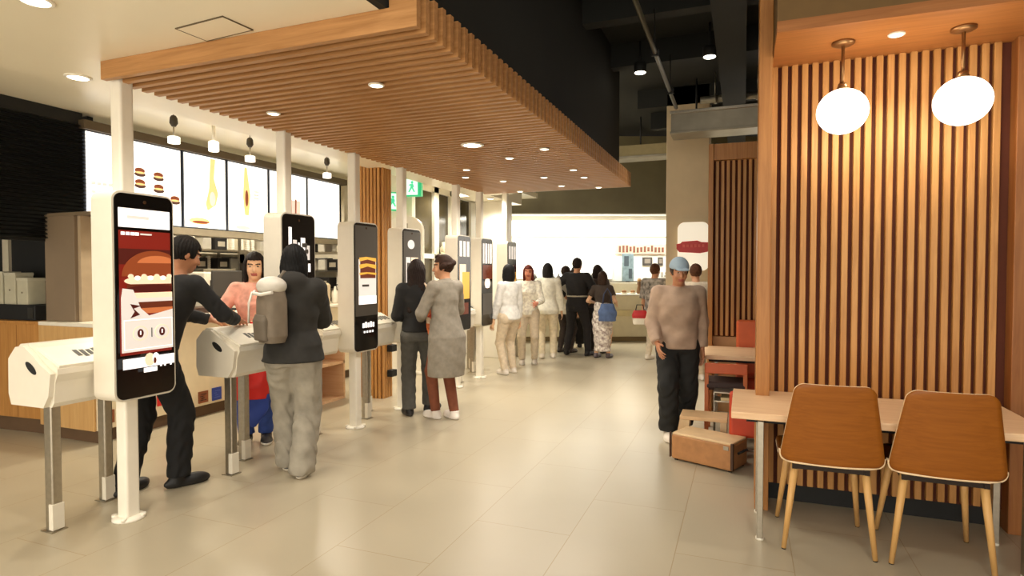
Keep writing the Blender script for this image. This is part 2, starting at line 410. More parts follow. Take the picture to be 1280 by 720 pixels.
        k_ = Field(); k_.ell(hl((0, -0.012, 0.040)), (0.093*hs, 0.112*hs, 0.106*hs), R, 0); k_.ell(hl((0, 0.115, 0.045)), (0.065*hs, 0.065*hs, 0.010*hs), R, 0.008)
        k_.cut(lambda X, Y, Z: (lambda l: 0.036-l[2])(loc3(X, Y, Z)))
        k_.obj('cap', mat('cap_cloth', (158, 178, 192), 0.8), root, h*0.8)
    if hstyle != 'curly':
        g.ripple(lambda X, Y, Z: (lambda l: 0.0024*np.sin(24*np.arctan2(l[0], -l[1]-0.02)+6*np.sin(14*l[2]+9*l[0]))+0.0016*np.sin(47*np.arctan2(l[0], -l[1]-0.02)+30*l[2]))(loc3(X, Y, Z)))
    g.obj('hair', hm, root, min(h*0.7, 0.008))
    if mask:
        mk = Field(); mk.ell(hl((0, 0.034, -0.050)), (0.066*hs, 0.084*hs, 0.056*hs), R, 0)
        mk.cut(lambda X, Y, Z: (lambda l: 0.0-l[1])(loc3(X, Y, Z)))
        mk.obj('face_mask', mat('mask_%s' % uid, mask, 0.8), root, h*0.7)
    # ---- garments
    if bottom:
        b = bottom; P = Field(); m_ = b.get('mat') or mat('cloth_%d_%d_%d' % b['c'], b['c'], 0.85, var=b.get('var', 0.12), scale=b.get('scale', 22), bump=0.15)
        if b['kind'] == 'trousers':
            fit = b.get('fit', 0.012); wide = b.get('wide', 0.0); wb = b.get('wob', 0.003)
            P.col(tor, 0.482*H, b.get('waist', 0.60)*H, 0.03, infl=0.013)
            for q in (1, -1):
                P.rc(HP[q]+np.array([q*0.004, -0.012, -0.005]), KN[q], (0.090+fit)*s, (0.056+fit+wide*0.6)*s, 0.035, wob=wb)
                P.rc(KN[q], AN[q]+(AN[q]-KN[q])*0.06, (0.056+fit+wide*0.6)*s, (0.040+fit+wide)*s, 0.02, wob=wb*1.6)
            hem = b.get('hem', 0.045)*H; P.cut(lambda X, Y, Z: hem-Z+0*X+0*Y)
            P.obj('trousers', m_, root, h)
        else:
            rows = [(z*H, off(z*H)[0], off(z*H)[1]+dy*s, rx*s, ry*s) for z, rx, ry, dy in b['rows']]
            P.col(rows, rows[-1][0] if rows[-1][0] < rows[0][0] else rows[0][0], max(rows[0][0], rows[-1][0]), 0.02, wob=b.get('wob', 0.004))
            P.obj('skirt', m_, root, h)
    if top:
        t = top; P = Field(); m_ = t.get('mat') or mat('cloth_%d_%d_%d' % t['c'], t['c'], 0.85, var=t.get('var', 0.12), scale=t.get('scale', 22), bump=0.15)
        inf = t.get('infl', 0.016); hem = t.get('hem', 0.52)*H
        rows = tor if 'rows' not in t else [(z*H, off(z*H)[0], off(z*H)[1]+dy*s, rx*s, ry*s) for z, rx, ry, dy in t['rows']]+[r for r in tor if r[0] > max(q_[0] for q_ in t['rows'])*H]
        P.col(rows, hem, t.get('neck', 0.845)*H, 0.02, infl=inf, wob=t.get('wob', 0.004))
        sl = t.get('sleeve', 0.93)
        for q in (1, -1):
            P.rc(NB+np.array([0, 0, -0.04]), SH[q], (0.050+inf*0.5)*s, (0.052+inf*0.7)*s, 0.04)
            if sl <= 0.5:
                P.rc(SH[q], SH[q]+(EL[q]-SH[q])*sl*2, (0.052+inf*0.7)*s, (0.048+inf)*s, 0.02, flat=True, wob=0.003)
            else:
                P.rc(SH[q], EL[q], (0.052+inf*0.7)*s, (0.043+inf*0.8)*s, 0.02, wob=0.003); P.rc(EL[q], EL[q]+(WR[q]-EL[q])*sl, (0.043+inf*0.8)*s, (0.034+inf*0.6)*s, 0.015, flat=True, wob=0.004)
        if t.get('hood'):
            P.ell((NB[0], NB[1]-0.055, NB[2]+0.01), (0.115*s, 0.075*s, 0.085*s), None, 0.03)
        if t.get('collar'):
            P.rc(NB+np.array([0, 0.0, -0.01]), NB+np.array([0, 0.012, 0.030]), 0.075*s, 0.068*s, 0.015, flat=True)
        P.obj(t.get('name', 'shirt'), m_, root, h)
        if t.get('inner'):
            I = Field(); I.col(tor, 0.60*H, 0.862*H, 0.01, infl=inf*0.4); I.obj('undershirt', mat('inner_%s' % uid, t['inner'], 0.8), root, h)
    for q in (1, -1):
        ta = feet[q][2]; fd = np.array([math.sin(ta), math.cos(ta), 0]); rd = np.array([fd[1], -fd[0], 0]); Rf = np.stack([rd, fd, np.array([0, 0, 1])], 1)
        base = np.array([AN[q][0], AN[q][1], 0]); sh = Field()
        sh.ell(base+fd*0.055+np.array([0, 0, 0.026]), (0.047*s, 0.148*s, 0.048*s), Rf, 0.01); sh.ell(base+fd*0.105+np.array([0, 0, 0.026]), (0.050*s, 0.085*s, 0.040*s), Rf, 0.02)
        sh.rc(base-fd*0.018+np.array([0, 0, 0.04]), base-fd*0.012+np.array([0, 0, shoes[2] if len(shoes) > 2 else 0.085]), 0.046*s, 0.048*s, 0.02, flat=True)
        sh.cut(lambda X, Y, Z: 0.001-Z+0*X+0*Y)
        sm = [mat('shoe_%d_%d_%d' % shoes[0], shoes[0], 0.5), mat('sole_%d_%d_%d' % shoes[1], shoes[1], 0.6)]
        sh.obj('shoe', sm, root, min(h, 0.008), paint=lambda C: (C[:, 2] < 0.024).astype(int))
    root['_w'] = 0; del root['_w']
    return root, dict(SH=SH, EL=EL, WR=WR, HC=HC, NB=NB, off=off, R=R, tor=tor, H=H, s=s, KN=KN, AN=AN)
# ------------------------------------------------------------------ palette
W_CAN = wood('oak_canopy', (164, 116, 68), (192, 142, 90), 'x')
W_CAN_D = wood('canopy_gap_shade', (34, 20, 10), (48, 28, 14), 'x')  # near-black colour stands in for the shade between canopy slats
W_SLAT = wood('oak_slat', (176, 122, 64), (204, 150, 86), 'z')
W_PANEL = wood('oak_panel', (164, 108, 54), (190, 132, 72), 'z')
W_SOFF = wood('oak_soffit', (156, 98, 48), (178, 116, 62), 'x')
W_CHAIR = wood('walnut_ply', (138, 78, 18), (154, 90, 25), 'x', 14, 0.38)
W_LEG = wood('beech_leg', (206, 158, 92), (226, 180, 116), 'z')
W_TABLE = wood('maple_top', (226, 186, 142), (238, 204, 164), 'x')
W_COUNT = wood('oak_counter', (170, 118, 60), (190, 138, 76), 'z')
GAP = mat('gap_dark', (86, 36, 10), 0.8)
WHITE = mat('white_enamel', (242, 236, 220), 0.35, var=0.02)
WHITE2 = mat('white_plastic', (230, 223, 206), 0.4, var=0.02)
CREAM = mat('cream_ceiling', (246, 238, 214), 0.28, var=0.015, scale=2)
BLACK = mat('black_gloss', (14, 13, 12), 0.18)
BLKM = mat('black_matte', (20, 20, 18), 0.7)
DARK = mat('dark_ceiling', (26, 27, 22), 0.8, var=0.25, scale=1.5)
STEEL = mat('brushed_steel', (176, 168, 152), 0.32, 0.9, var=0.08, scale=40)
DUCT = mat('duct_steel', (150, 142, 124), 0.4, 0.7, var=0.1, scale=6)
RED = mat('red_leather', (196, 66, 34), 0.5)
ORANGE = mat('orange_leather', (206, 96, 50), 0.5)
TAUPE = mat('taupe_panel', (128, 110, 88), 0.55, var=0.05, scale=4)
STONE = mat('beige_stone', (242, 234, 204), 0.4, var=0.06, scale=5)
LAMP = glow('lamp_lens', (255, 244, 220), 9.0)

# ------------------------------------------------------------------ floor
def floor_mat():
    m = bpy.data.materials.new('floor_tile'); m.use_nodes = True; nt = m.node_tree; b = nt.nodes['Principled BSDF']
    tc = nt.nodes.new('ShaderNodeTexCoord'); sp = nt.nodes.new('ShaderNodeSeparateXYZ'); cb = nt.nodes.new('ShaderNodeCombineXYZ')
    nt.links.new(tc.outputs['Object'], sp.inputs[0])
    a1 = nt.nodes.new('ShaderNodeMath'); a1.operation = 'ADD'; a1.inputs[1].default_value = 1.38+11.6
    a2 = nt.nodes.new('ShaderNodeMath'); a2.operation = 'ADD'; a2.inputs[1].default_value = 0.91+11.6
    nt.links.new(sp.outputs['Y'], a1.inputs[0]); nt.links.new(sp.outputs['X'], a2.inputs[0])
    nt.links.new(a1.outputs[0], cb.inputs['X']); nt.links.new(a2.outputs[0], cb.inputs['Y'])
    br = nt.nodes.new('ShaderNodeTexBrick'); br.offset = 0.5; br.inputs['Scale'].default_value = 1.0
    br.inputs['Brick Width'].default_value = 1.16; br.inputs['Row Height'].default_value = 0.58; br.inputs['Mortar Size'].default_value = 0.0028; br.inputs['Mortar Smooth'].default_value = 0.3
    br.inputs['Color1'].default_value = lin((184, 173, 149))+(1,); br.inputs['Color2'].default_value = lin((181, 170, 146))+(1,); br.inputs['Mortar'].default_value = lin((164, 144, 112))+(1,)
    nt.links.new(cb.outputs[0], br.inputs['Vector'])
    nz = nt.nodes.new('ShaderNodeTexNoise'); nz.inputs['Scale'].default_value = 2.2; nz.inputs['Detail'].default_value = 5; nt.links.new(tc.outputs['Object'], nz.inputs['Vector'])
    mx = nt.nodes.new('ShaderNodeMix'); mx.data_type = 'RGBA'; mx.blend_type = 'MULTIPLY'; mx.inputs[0].default_value = 1.0
    rp = nt.nodes.new('ShaderNodeValToRGB'); rp.color_ramp.elements[0].color = (0.9, 0.9, 0.9, 1); rp.color_ramp.elements[1].color = (1, 1, 1, 1)
    nt.links.new(nz.outputs['Fac'], rp.inputs['Fac']); nt.links.new(br.outputs['Color'], mx.inputs[6]); nt.links.new(rp.outputs['Color'], mx.inputs[7])
    nt.links.new(mx.outputs[2], b.inputs['Base Color']); b.inputs['Roughness'].default_value = 0.3; b.inputs['Specular IOR Level'].default_value = 0.45
    bp = nt.nodes.new('ShaderNodeBump'); bp.inputs['Strength'].default_value = 0.15; bp.inputs['Distance'].default_value = 0.002; bp.invert = True
    nt.links.new(br.outputs['Fac'], bp.inputs['Height']); nt.links.new(bp.outputs['Normal'], b.inputs['Normal'])
    return m
struct(B().box((-9, -3, -0.1), (4, 17, 0)).obj('floor', floor_mat()))

# ------------------------------------------------------------------ shell
struct(B().box((-4.15, -3, 2.725), (-1.60, 7.96, 3.02)).obj('ceiling', CREAM))
struct(B().box((-9, -3, 3.02), (-4.15, 8.1, 3.12)).obj('ceiling_left', CREAM))
struct(B().box((-9, 8.1, 2.95), (-3.80, 11.2, 3.05)).obj('ceiling_rear', CREAM))
struct(B().box((-4.15, 7.96, 2.725), (-3.40, 8.82, 2.95)).obj('ceiling_rear_drop', CREAM))
struct(B().box((-4.4, 8.82, 2.725), (-3.80, 10.3, 2.95)).obj('ceiling_rear_drop', CREAM))
struct(B().box((-3.5, 7.96, 2.95), (-3.40, 8.82, 4.3)).obj('wall_rear_upper', DARK))
struct(B().box((-4.15, -3, 4.3), (4, 17, 4.4)).obj('ceiling_right', DARK))
struct(B().box((-1.60, -3, 2.725), (-1.56, 7.96, 4.3)).obj('wall_left_upper', DARK))
KWALL = mat('kitchen_tile', (214, 204, 178), 0.4, var=0.04)
struct(B().box((-7.3, 3.95, 0), (-7.2, 8.1, 3.02)).obj('wall_left', KWALL))
struct(B().box((-9, -3, 0), (-8.9, 4.0, 3.02)).obj('wall_left_near', BLKM))
struct(B().box((-8.9, 3.98, 0), (-5.99, 4.04, 3.02)).obj('wall_left_dark_screen', BLKM))  # black partition added to keep the space behind the cartons dark
struct(B().box((-7.2, 8.0, 0), (-4.9, 8.1, 3.02)).obj('wall_kitchen_end', mat('cream_wall', (238, 228, 204), 0.5)))
struct(B().box((3.9, -3, 0), (4, 17, 4.3)).obj('wall_right', mat('brown_wall', (120, 92, 62), 0.7)))
# window wall beyond the kitchen
fr = B()
for y0, y1 in ((8.1, 8.20), (8.82, 8.98), (9.40, 9.58), (10.25, 10.45), (11.1, 11.2)): fr.box((-4.9, y0, 0), (-4.8, y1, 2.95))
fr.box((-4.9, 8.1, 2.82), (-4.8, 11.2, 2.95)); fr.box((-4.9, 8.1, 1.72), (-4.8, 11.2, 1.80)); fr.box((-4.9, 8.1, 0), (-4.8, 11.2, 0.95))
struct(fr.obj('window_1', WHITE))
struct(B().box((-4.86, 8.15, 0.9), (-4.85, 11.15, 2.88)).obj('window_pane_1', mat('dusky_glass', (74, 66, 46), 0.12, var=0.3, scale=2)))
struct(B().box((-9, 11.2, 0), (-4.75, 11.3, 3.05)).obj('wall_rear_left', mat('brown_dim', (110, 94, 70), 0.7)))
# white pillar
struct(B().box((-4.36, 9.62, 0), (-3.79, 9.78, 2.724), 0.01).obj('pillar_white', WHITE))
struct(B().box((-1.12, 9.4, 0), (-0.50, 9.95, 4.3), 0.008).obj('pillar_taupe', mat('taupe_pillar', (204, 182, 144), 0.5, var=0.06, scale=3)))
# louvred dark panel, left of menu boards
lv = B(); lv.box((-5.97, -3, 1.78), (-5.93, 3.9, 3.02), mi=0)
z = 1.80
while z < 2.9:
    lv.prism([(-5.93, z), (-5.885, z+0.008), (-5.93, z+0.030)], 'y', -3, 3.9, mi=1); z += 0.036
struct(lv.obj('wall_louvre', [BLKM, mat('louvre_black', (26, 26, 22), 0.45)]))
struct(B().box((-5.99, 3.86, 2.865), (-5.85, 7.9, 2.95)).obj('trim_boards', mat('dark_trim', (86, 72, 52), 0.6)))
struct(B().box((-6.02, 3.86, 2.02), (-5.97, 7.9, 2.87)).obj('wall_boards', BLKM))
struct(B().box((-6.05, 3.86, 1.92), (-5.84, 7.9, 1.995)).obj('trim_board_shelf', mat('grey_rail', (168, 158, 138), 0.4, 0.5)))

# ------------------------------------------------------------------ ceiling hatch and downlights
def downlight(x, y, z, label, group, r=0.045, m=LAMP):
    t = thing('downlight', label, 'downlight', (x, y, z), 0, group)
    B().lathe([(r*1.35, 0), (r*1.35, -0.006), (r*1.05, -0.010), (r*1.05, -0.004), (r*0.9, 0.0)], (0, 0, 0)).obj('bezel', WHITE, t)
    B().lathe([(r*1.03, -0.003), (r*1.03, -0.007), (r*0.4, -0.009)], (0, 0, 0)).obj('lens', m, t)
    return t
hb = B()
for a, b_ in (((-2.74, 2.02), (-2.34, 2.045)), ((-2.74, 2.36), (-2.34, 2.385)), ((-2.74, 2.02), (-2.715, 2.385)), ((-2.365, 2.02), (-2.34, 2.385))): pass
t = thing('access_hatch', 'square access hatch with a dark edge line in the cream ceiling', 'hatch', (-2.50, 2.30, 2.725), math.radians(-4))
B().box((-0.165, -0.085, -0.004), (0.165, 0.085, 0)).obj('panel', CREAM, t)
e = B()
for a, b_ in (((-0.171, -0.091, -0.005), (0.171, -0.085, 0)), ((-0.171, 0.085, -0.005), (0.171, 0.091, 0)), ((-0.171, -0.091, -0.005), (-0.165, 0.091, 0)), ((0.165, -0.091, -0.005), (0.171, 0.091, 0))): e.box(a, b_)
e.obj('frame', mat('hatch_line', (96, 82, 56), 0.6), t)
downlight(-3.91, 2.55, 2.725, 'bright recessed downlight in the cream ceiling left of the nearest kiosk post', None, 0.055)
downlight(-2.99, 1.77, 2.725, 'recessed downlight in the cream ceiling at the top left corner of the photo', None, 0.055)

for i, (x, y) in enumerate(((-3.62, 8.4), (-3.95, 9.2))): downlight(x, y, 2.725, ('added fill downlight just beyond the far end of the canopy', 'added fill downlight over the broad white pillar')[i], None, 0.05)  # fixtures added to brighten the white pillar and its surroundings
downlight(-4.45, 8.7, 2.95, 'added fill downlight over the white arched board', None, 0.05)  # added fixture, brightens the window wall area
# ------------------------------------------------------------------ slatted canopy
can = thing('slatted_canopy', 'long dropped canopy of oak slats hanging over the ordering kiosks', 'ceiling canopy', (-2.45, 2.41, 2.62))
PITCH = 0.0845
for k in range(66):
    y = PITCH*k; dx = 2.45
    s_ = B().prism([(-3.5+dx, 0), (-1.40+dx, 0), (-1.40+dx, 0.185), (-1.545+dx, 0.185), (-1.545+dx, 0.104), (-3.5+dx, 0.104)], 'y', y, y+0.036)
    if k == 0: sl0 = s_.obj('slat', W_CAN, can)
    else:
        c = sl0.copy(); COL.objects.link(c); c.parent = can; c.location = (0, y, 0); s_.bm.free()
B().box((-1.03, 0.04, 0.090), (0.84, 65*PITCH, 0.1035)).obj('gap_shade_board', W_CAN_D, can)  # board coloured dark to give the gaps their shade
CL = [(-2.241, 4.81), (-2.06, 3.07), (-3.1, 3.35), (-2.154, 5.49), (-2.835, 5.94), (-3.073, 6.41), (-2.772, 6.85), (-2.904, 7.8), (-2.211, 6.75), (-1.75, 6.37), (-2.215, 7.49), (-1.771, 6.92), (-1.80, 7.80), (-1.70, 5.20)]
CLAB = ['wide white disc light in the canopy, largest of its lights']+['small round downlight set into the slatted canopy']*13
for i, (x, y) in enumerate(CL):
    downlight(x, y, 2.619, CLAB[i], None if i == 0 else 'downlights in the slatted canopy', 0.075 if i == 0 else 0.035)

# ------------------------------------------------------------------ open black ceiling: beams, pipes, duct
for i, y in enumerate((3.2, 4.6, 6.0, 7.4, 9.4, 10.8)):
    struct(B().box((-1.56, y, 4.02), (3.9, y+0.16, 4.3)).obj('ceiling_beam', DARK))
struct(B().box((-0.30, 3, 3.86), (0.0, 12, 4.02)).obj('ceiling_beam', DARK))
t = thing('sprinkler_pipe', 'thin grey pipe running away under the black ceiling', 'pipe', (-0.80, 4.0, 3.6))
B().cyl((0, 0, 0), (-0.03, 3.95, 0), 0.022).obj('tube', mat('pipe_grey', (86, 82, 68), 0.4, 0.4), t)
cl = B()
for y in (0.6, 1.9, 3.2): cl.cyl((-0.02, y, 0), (-0.02, y, 0.42), 0.007); cl.box((-0.05, y-0.015, -0.03), (0.02, y+0.015, 0.03))
cl.obj('hanger', BLKM, t)
t = thing('duct_beam', 'grey metal duct crossing below the black ceiling above the far slat wall', 'duct', (-0.9, 8.0, 3.30))
B().box((0, 0, 0), (4.4, 0.4, 0.24), 0.008).obj('casing', DUCT, t)
B().box((-0.01, -0.03, 0.235), (4.4, 0.42, 0.27), 0.004).obj('top_flange', STEEL, t)
B().box((-0.01, -0.015, -0.02), (4.4, 0.40, 0.012), 0.004).obj('bottom_flange', DUCT, t)
hg = B()
for x in (0.3, 2.0, 3.6): hg.cyl((x, 0.2, 0.26), (x, 0.2, 0.72), 0.012)
hg.obj('hanger', BLKM, t)
t = thing('duct_beam', 'short yellowish metal duct beyond the far end of the canopy', 'duct', (-2.05, 10.1, 3.42))
B().box((0, 0, 0), (0.93, 0.35, 0.2), 0.006).obj('casing', mat('duct_tan', (150, 136, 96), 0.45, 0.4), t)
B().box((-0.01, -0.02, -0.02), (0.94, 0.36, 0.02), 0.004).obj('bottom_flange', DUCT, t)
B().cyl((0.4, 0.17, 0.2), (0.4, 0.17, 0.7), 0.012).obj('hanger', BLKM, t)
def spot(x, y, z, label):
    t = thing('ceiling_spotlight', label, 'spotlight', (x, y, z))
    B().cyl((0, 0, 0), (0, 0, 0.30), 0.012).obj('stem', BLKM, t)
    B().lathe([(0.075, -0.08), (0.075, 0.03), (0.03, 0.05)], (0, 0, 0)).obj('can', BLKM, t)
    B().lathe([(0.062, -0.086), (0.066, -0.081)], (0, 0, 0)).obj('lens', LAMP, t)
spot(-1.20, 7.4, 4.0, 'bright round spotlight under the black ceiling left of the thin pipe')
spot(-0.385, 7.14, 4.0, 'small bright spotlight under the black ceiling right of the thin pipe')
spot(-0.48, 4.75, 3.98, 'faint spotlight at the very top edge of the photo in the black ceiling')
t = thing('pipe_run', 'pale horizontal pipe along the black ceiling above the metal duct', 'pipe', (-0.6, 8.9, 3.92))
B().cyl((0, 0, 0), (3.5, 0, 0), 0.05).obj('tube', DUCT, t)
cp = B()
for x in (0.2, 0.75, 1.6, 2.6): cp.cyl((x-0.02, 0, 0), (x+0.02, 0, 0), 0.065); cp.cyl((x, 0, 0.05), (x, 0, 0.375), 0.01)
cp.obj('coupling', DUCT, t)

# ------------------------------------------------------------------ booth: slatted wall, soffit, end board, right column
def slat_wall(name, x0, x1, y, z0, z1, pitch, w, first=0.0):
    b = B(); b.box((x0, y+0.035, z0-0.01), (x1, y+0.09, z1), mi=1)
    x = x0+first
    while x+w <= x1+1e-4:
        b.box((x, y, z0), (x+w, y+0.05, z1), 0.003, 0, 1); x += pitch
    return struct(b.obj(name, [W_SLAT, GAP]))
slat_wall('wall_booth', 0.155, 1.42, 4.24, 0.12, 2.82, 0.0588, 0.036)
struct(B().box((0.155, 4.29, 0), (1.42, 4.35, 0.12)).obj('baseboard_booth', BLKM))
struct(B().box((0.075, 4.05, 0), (0.155, 4.36, 3.6), 0.004).obj('trim_booth_end', W_PANEL))
struct(B().box((1.42, 4.18, 0), (3.9, 4.36, 2.82), 0.004).obj('wall_booth_right', wood('oak_dark', (138, 84, 40), (160, 104, 54), 'z')))
struct(B().box((0.157, 3.64, 2.82), (3.9, 4.36, 2.88)).obj('ceiling_booth', W_SOFF))
struct(B().box((0.157, 3.64, 2.88), (3.9, 4.36, 3.15)).obj('trim_booth_fascia', mat('olive_fascia', (112, 84, 42), 0.7)))
slat_wall('wall_far_booth', -0.31, 3.9, 6.75, 0.82, 2.68, 0.0545, 0.032, 0.02)
struct(B().box((-0.36, 6.68, 0), (-0.31, 6.86, 2.85), 0.003).obj('trim_far_booth_end', W_PANEL))
struct(B().box((-0.31, 6.70, 2.68), (3.9, 6.86, 2.85), 0.003).obj('trim_far_booth_top', W_PANEL))
struct(B().box((-0.31, 6.785, 0), (3.9, 6.84, 0.82)).obj('baseboard_far_booth', mat('panel_tan', (196, 150, 100), 0.5)))
downlight(0.776, 3.90, 2.82, 'small downlight in the oak soffit between the two globe lamps', None, 0.032)
GLOBE = glow('globe_glass', (255, 250, 236), 4.5)
def globe(x, y, label):
    t = thing('globe_pendant', label, 'pendant lamp', (x, y, 2.82), 0, None)
    br = mat('bronze', (150, 112, 72), 0.35, 0.8)
    B().lathe([(0.060, 0.0), (0.060, -0.012), (0.045, -0.020), (0.012, -0.026)], (0, 0, 0)).obj('ceiling_rose', br, t)
    B().cyl((0, 0, -0.02), (0, 0, -0.255), 0.009).obj('rod', br, t)
    B().lathe([(0.022, -0.235), (0.026, -0.25), (0.034, -0.268), (0.03, -0.275)], (0, 0, 0)).obj('fitting', br, t)
    B().ball((0, 0, -0.395), (0.135, 0.135, 0.128), 0, 40, 24).obj('globe_shade', GLOBE, t)
globe(0.519, 3.93, 'glowing white globe pendant on a bronze rod, the one nearer the hall')
globe(1.094, 3.93, 'glowing white globe pendant on a bronze rod, the one farther from the hall')

def cafe_table(x0, x1, y0, y1, label, legs):
    cx, cy = (x0+x1)/2, (y0+y1)/2
    t = thing('cafe_table', label, 'table', (cx, cy, 0))
    B().box((x0-cx, y0-cy, 0.685), (x1-cx, y1-cy, 0.725), 0.006).obj('tabletop', W_TABLE, t)
    B().box((x0-cx+0.08, y0-cy+0.10, 0.652), (x1-cx-0.08, y1-cy-0.08, 0.685)).obj('underframe', BLKM, t)
    for lx, ly in legs:
        l = B().box((lx-cx-0.016, ly-cy-0.022, 0.012), (lx-cx+0.016, ly-cy+0.022, 0.67), 0.003).obj('leg', STEEL, t)
        B().cyl((lx-cx, ly-cy, 0), (lx-cx, ly-cy, 0.014), 0.022).obj('foot', WHITE, l)
cafe_table(-0.06, 1.40, 3.53, 4.235, 'pale wooden table against the nearest slatted wall behind two brown chairs', ((0.095, 3.60), (0.095, 4.0), (1.30, 3.60), (1.30, 4.0)))
cafe_table(-0.385, 0.60, 5.85, 6.60, 'pale wooden table farther back, half hidden by the end of the slatted partition', ((-0.25, 6.3), (0.5, 5.9), (0.5, 6.5)))

def shell_chair(x, y, rz, label):
    t = thing('shell_chair', label, 'chair', (x, y, 0), rz)
    # local +Y towards the table; back rest at -Y
    zb, zt = 0.495, 0.925
    def ring(z, inset=0):
        k = (z-zb)/(zt-zb); w = (0.248-0.066*k**1.1)-inset
        yb = -0.205-0.075*k
        return w, yb
    def shell(th, y_off, ins):
        P = []; n = 30
        for i in range(n+1):
            k = 0.5-0.5*math.cos(PI*i/n); z = zb+(zt-zb)*k; w, yb = ring(z, ins); row = []
            r = 0
            if k > 0.90: r = 0.045*(1-math.sqrt(max(0, 1-((k-0.90)/0.10)**2)))
            if k < 0.12: r = 0.050*(1-math.sqrt(max(0, 1-((0.12-k)/0.12)**2)))
            for j in range(17):
                u = -1+2*j/16; xx = u*(w-r); row.append((xx, yb+y_off+0.032*u*u*(0.6+0.4*(1-k)), z))
            P.append(row)
        return P
    def solid(b, Pf, Pb, mi_face, mi_edge):
        b.quadgrid(Pf, mi_face); b.quadgrid([r[::-1] for r in Pb], mi_face)
        bm = b.bm
        def strip(a, c):
            for k in range(len(a)-1):
                vs = [bm.verts.new(p) for p in (a[k], a[k+1], c[k+1], c[k])]; f = bm.faces.new(vs); f.material_index = mi_edge
        strip(Pf[0], Pb[0]); strip(Pf[-1], Pb[-1]); strip([r[0] for r in Pf], [r[0] for r in Pb]); strip([r[-1] for r in Pf], [r[-1] for r in Pb])
        bmesh.ops.remove_doubles(bm, verts=bm.verts, dist=1e-5); bmesh.ops.recalc_face_normals(bm, faces=bm.faces)
    b = B(); solid(b, shell(0, 0, 0), shell(0, 0.018, 0.0), 0, 1)
    b.obj('backrest', [W_CHAIR, mat('ply_edge', (240, 212, 170), 0.5)], t)
    pts = []
    for side in (-1, 1):
        seq = []
        for i in range(7):
            k = 0.13*(1-i/6); z = zb+(zt-zb)*k; w, yb = ring(z); r = 0.050*(1-math.sqrt(max(0, 1-((0.12-min(k, 0.12))/0.12)**2)))
            seq.append((side*(w-r), yb+0.032+0.008, z-0.004))
        pts.append(seq)
    mid = [(u*0.192, -0.205+0.008+0.032*(u*0.8)**2, zb-0.004) for u in [-0.9+0.15*q for q in range(13)]]
    B().tube(pts[0]+mid+pts[1][::-1], 0.0065, 8).obj('edge_band', mat('ply_edge', (240, 212, 170), 0.5), t)
    # seat: curved sheet from the foot of the back to the front edge
    def seat(dz):
        P = []
        for i in range(13):
            k = i/12; row = []
            y_ = -0.205+0.015+0.43*k; z_ = zb+0.012+0.03*(1-k)**6-0.018*math.sin(PI*k)+0.012*k
            w = 0.248-0.010*k
            if k > 0.86: w -= 0.06*(1-math.sqrt(max(0, 1-((k-0.86)/0.14)**2)))
            for j in range(17):
                u = -1+2*j/16; row.append((u*w, y_+0.05*u*u*(1-k)**3, z_+0.012*u*u+dz))
            P.append(row)
        return P
    b = B(); solid(b, seat(0), seat(-0.014), 0, 1); b.obj('seat', [W_CHAIR, mat('ply_edge', (240, 212, 170), 0.5)], t)
    b = B()
    for sx in (-1, 1): b.box((sx*0.17-0.012, -0.16, zb-0.045), (sx*0.17+0.012, 0.20, zb-0.02))
    b.box((-0.17, -0.155, zb-0.045), (0.17, -0.131, zb-0.02)); b.box((-0.17, 0.17, zb-0.045), (0.17, 0.194, zb-0.02))
    b.obj('seat_frame', mat('frame_black', (40, 30, 22), 0.4, 0.6), t)
    for sx in (-1, 1):
        for yt, ybm in ((-0.13, -0.135), (0.20, 0.315)):
            l = B(); l.cyl((sx*0.165, yt, zb-0.018), (sx*0.217, ybm, 0.006), 0.0205, 0.0125, 14); lg = l.obj('leg', W_LEG, t)
            B().cyl((sx*0.217, ybm, 0.0), (sx*0.216, ybm, 0.010), 0.0115).obj('foot_pad', BLKM, lg)
shell_chair(0.428, 3.665, math.radians(1.5), 'brown plywood shell chair at the pale table, the one nearer the hall')
shell_chair(0.940, 3.665, math.radians(-1.5), 'brown plywood shell chair at the pale table, the one farther from the hall')

# far booth furniture
t = thing('booth_bench', 'orange padded bench back rising above the far table by the slatted wall', 'bench', (0.45, 6.68, 0))
B().box((-0.52, -0.05, 0.40), (0.8, 0.06, 1.0), 0.03, seg=4).obj('backrest', ORANGE, t)
B().box((-0.52, -0.42, 0.34), (0.8, -0.05, 0.46), 0.03, seg=4).obj('seat', RED, t)
B().box((-0.50, -0.40, 0.0), (0.8, 0.05, 0.34)).obj('plinth', BLKM, t)
t = thing('padded_stool', 'red padded chair back beside the near table, in front of the cream bag', 'chair', (0.10, 5.02, 0))
B().box((-0.20, -0.04, 0.20), (0.24, 0.04, 0.56), 0.03, seg=4).obj('backrest', RED, t)
B().box((-0.18, 0.03, 0.30), (0.24, 0.40, 0.40), 0.03, seg=4).obj('seat', RED, t)
for sx in (-0.14, 0.2):
    for sy in (0.0, 0.36): B().cyl((sx, sy, 0), (sx, sy, 0.32), 0.014).obj('leg', STEEL, t)
for z_ in (0.10, 0.22): B().cyl((-0.14, 0.0, z_), (0.2, 0.0, z_), 0.01).obj('rail', STEEL, t)
t = thing('wooden_chair', 'orange wood legged chair with a dark seat under the far table', 'chair', (-0.16, 5.88, 0))
B().box((-0.17, -0.16, 0.42), (0.2, 0.22, 0.50), 0.03, seg=3).obj('seat', mat('dark_brown_seat', (52, 26, 16), 0.6), t)
B().box((-0.165, -0.165, 0.575), (0.2, -0.135, 0.67), 0.008).obj('apron', ORANGE, t)
for sx in (-0.15, 0.18):
    for sy in (-0.14, 0.2): B().box((sx-0.018, sy-0.018, 0), (sx+0.018, sy+0.018, 0.66 if sy < 0 else 0.42), 0.004).obj('leg', mat('orange_wood', (206, 112, 60), 0.5), t)
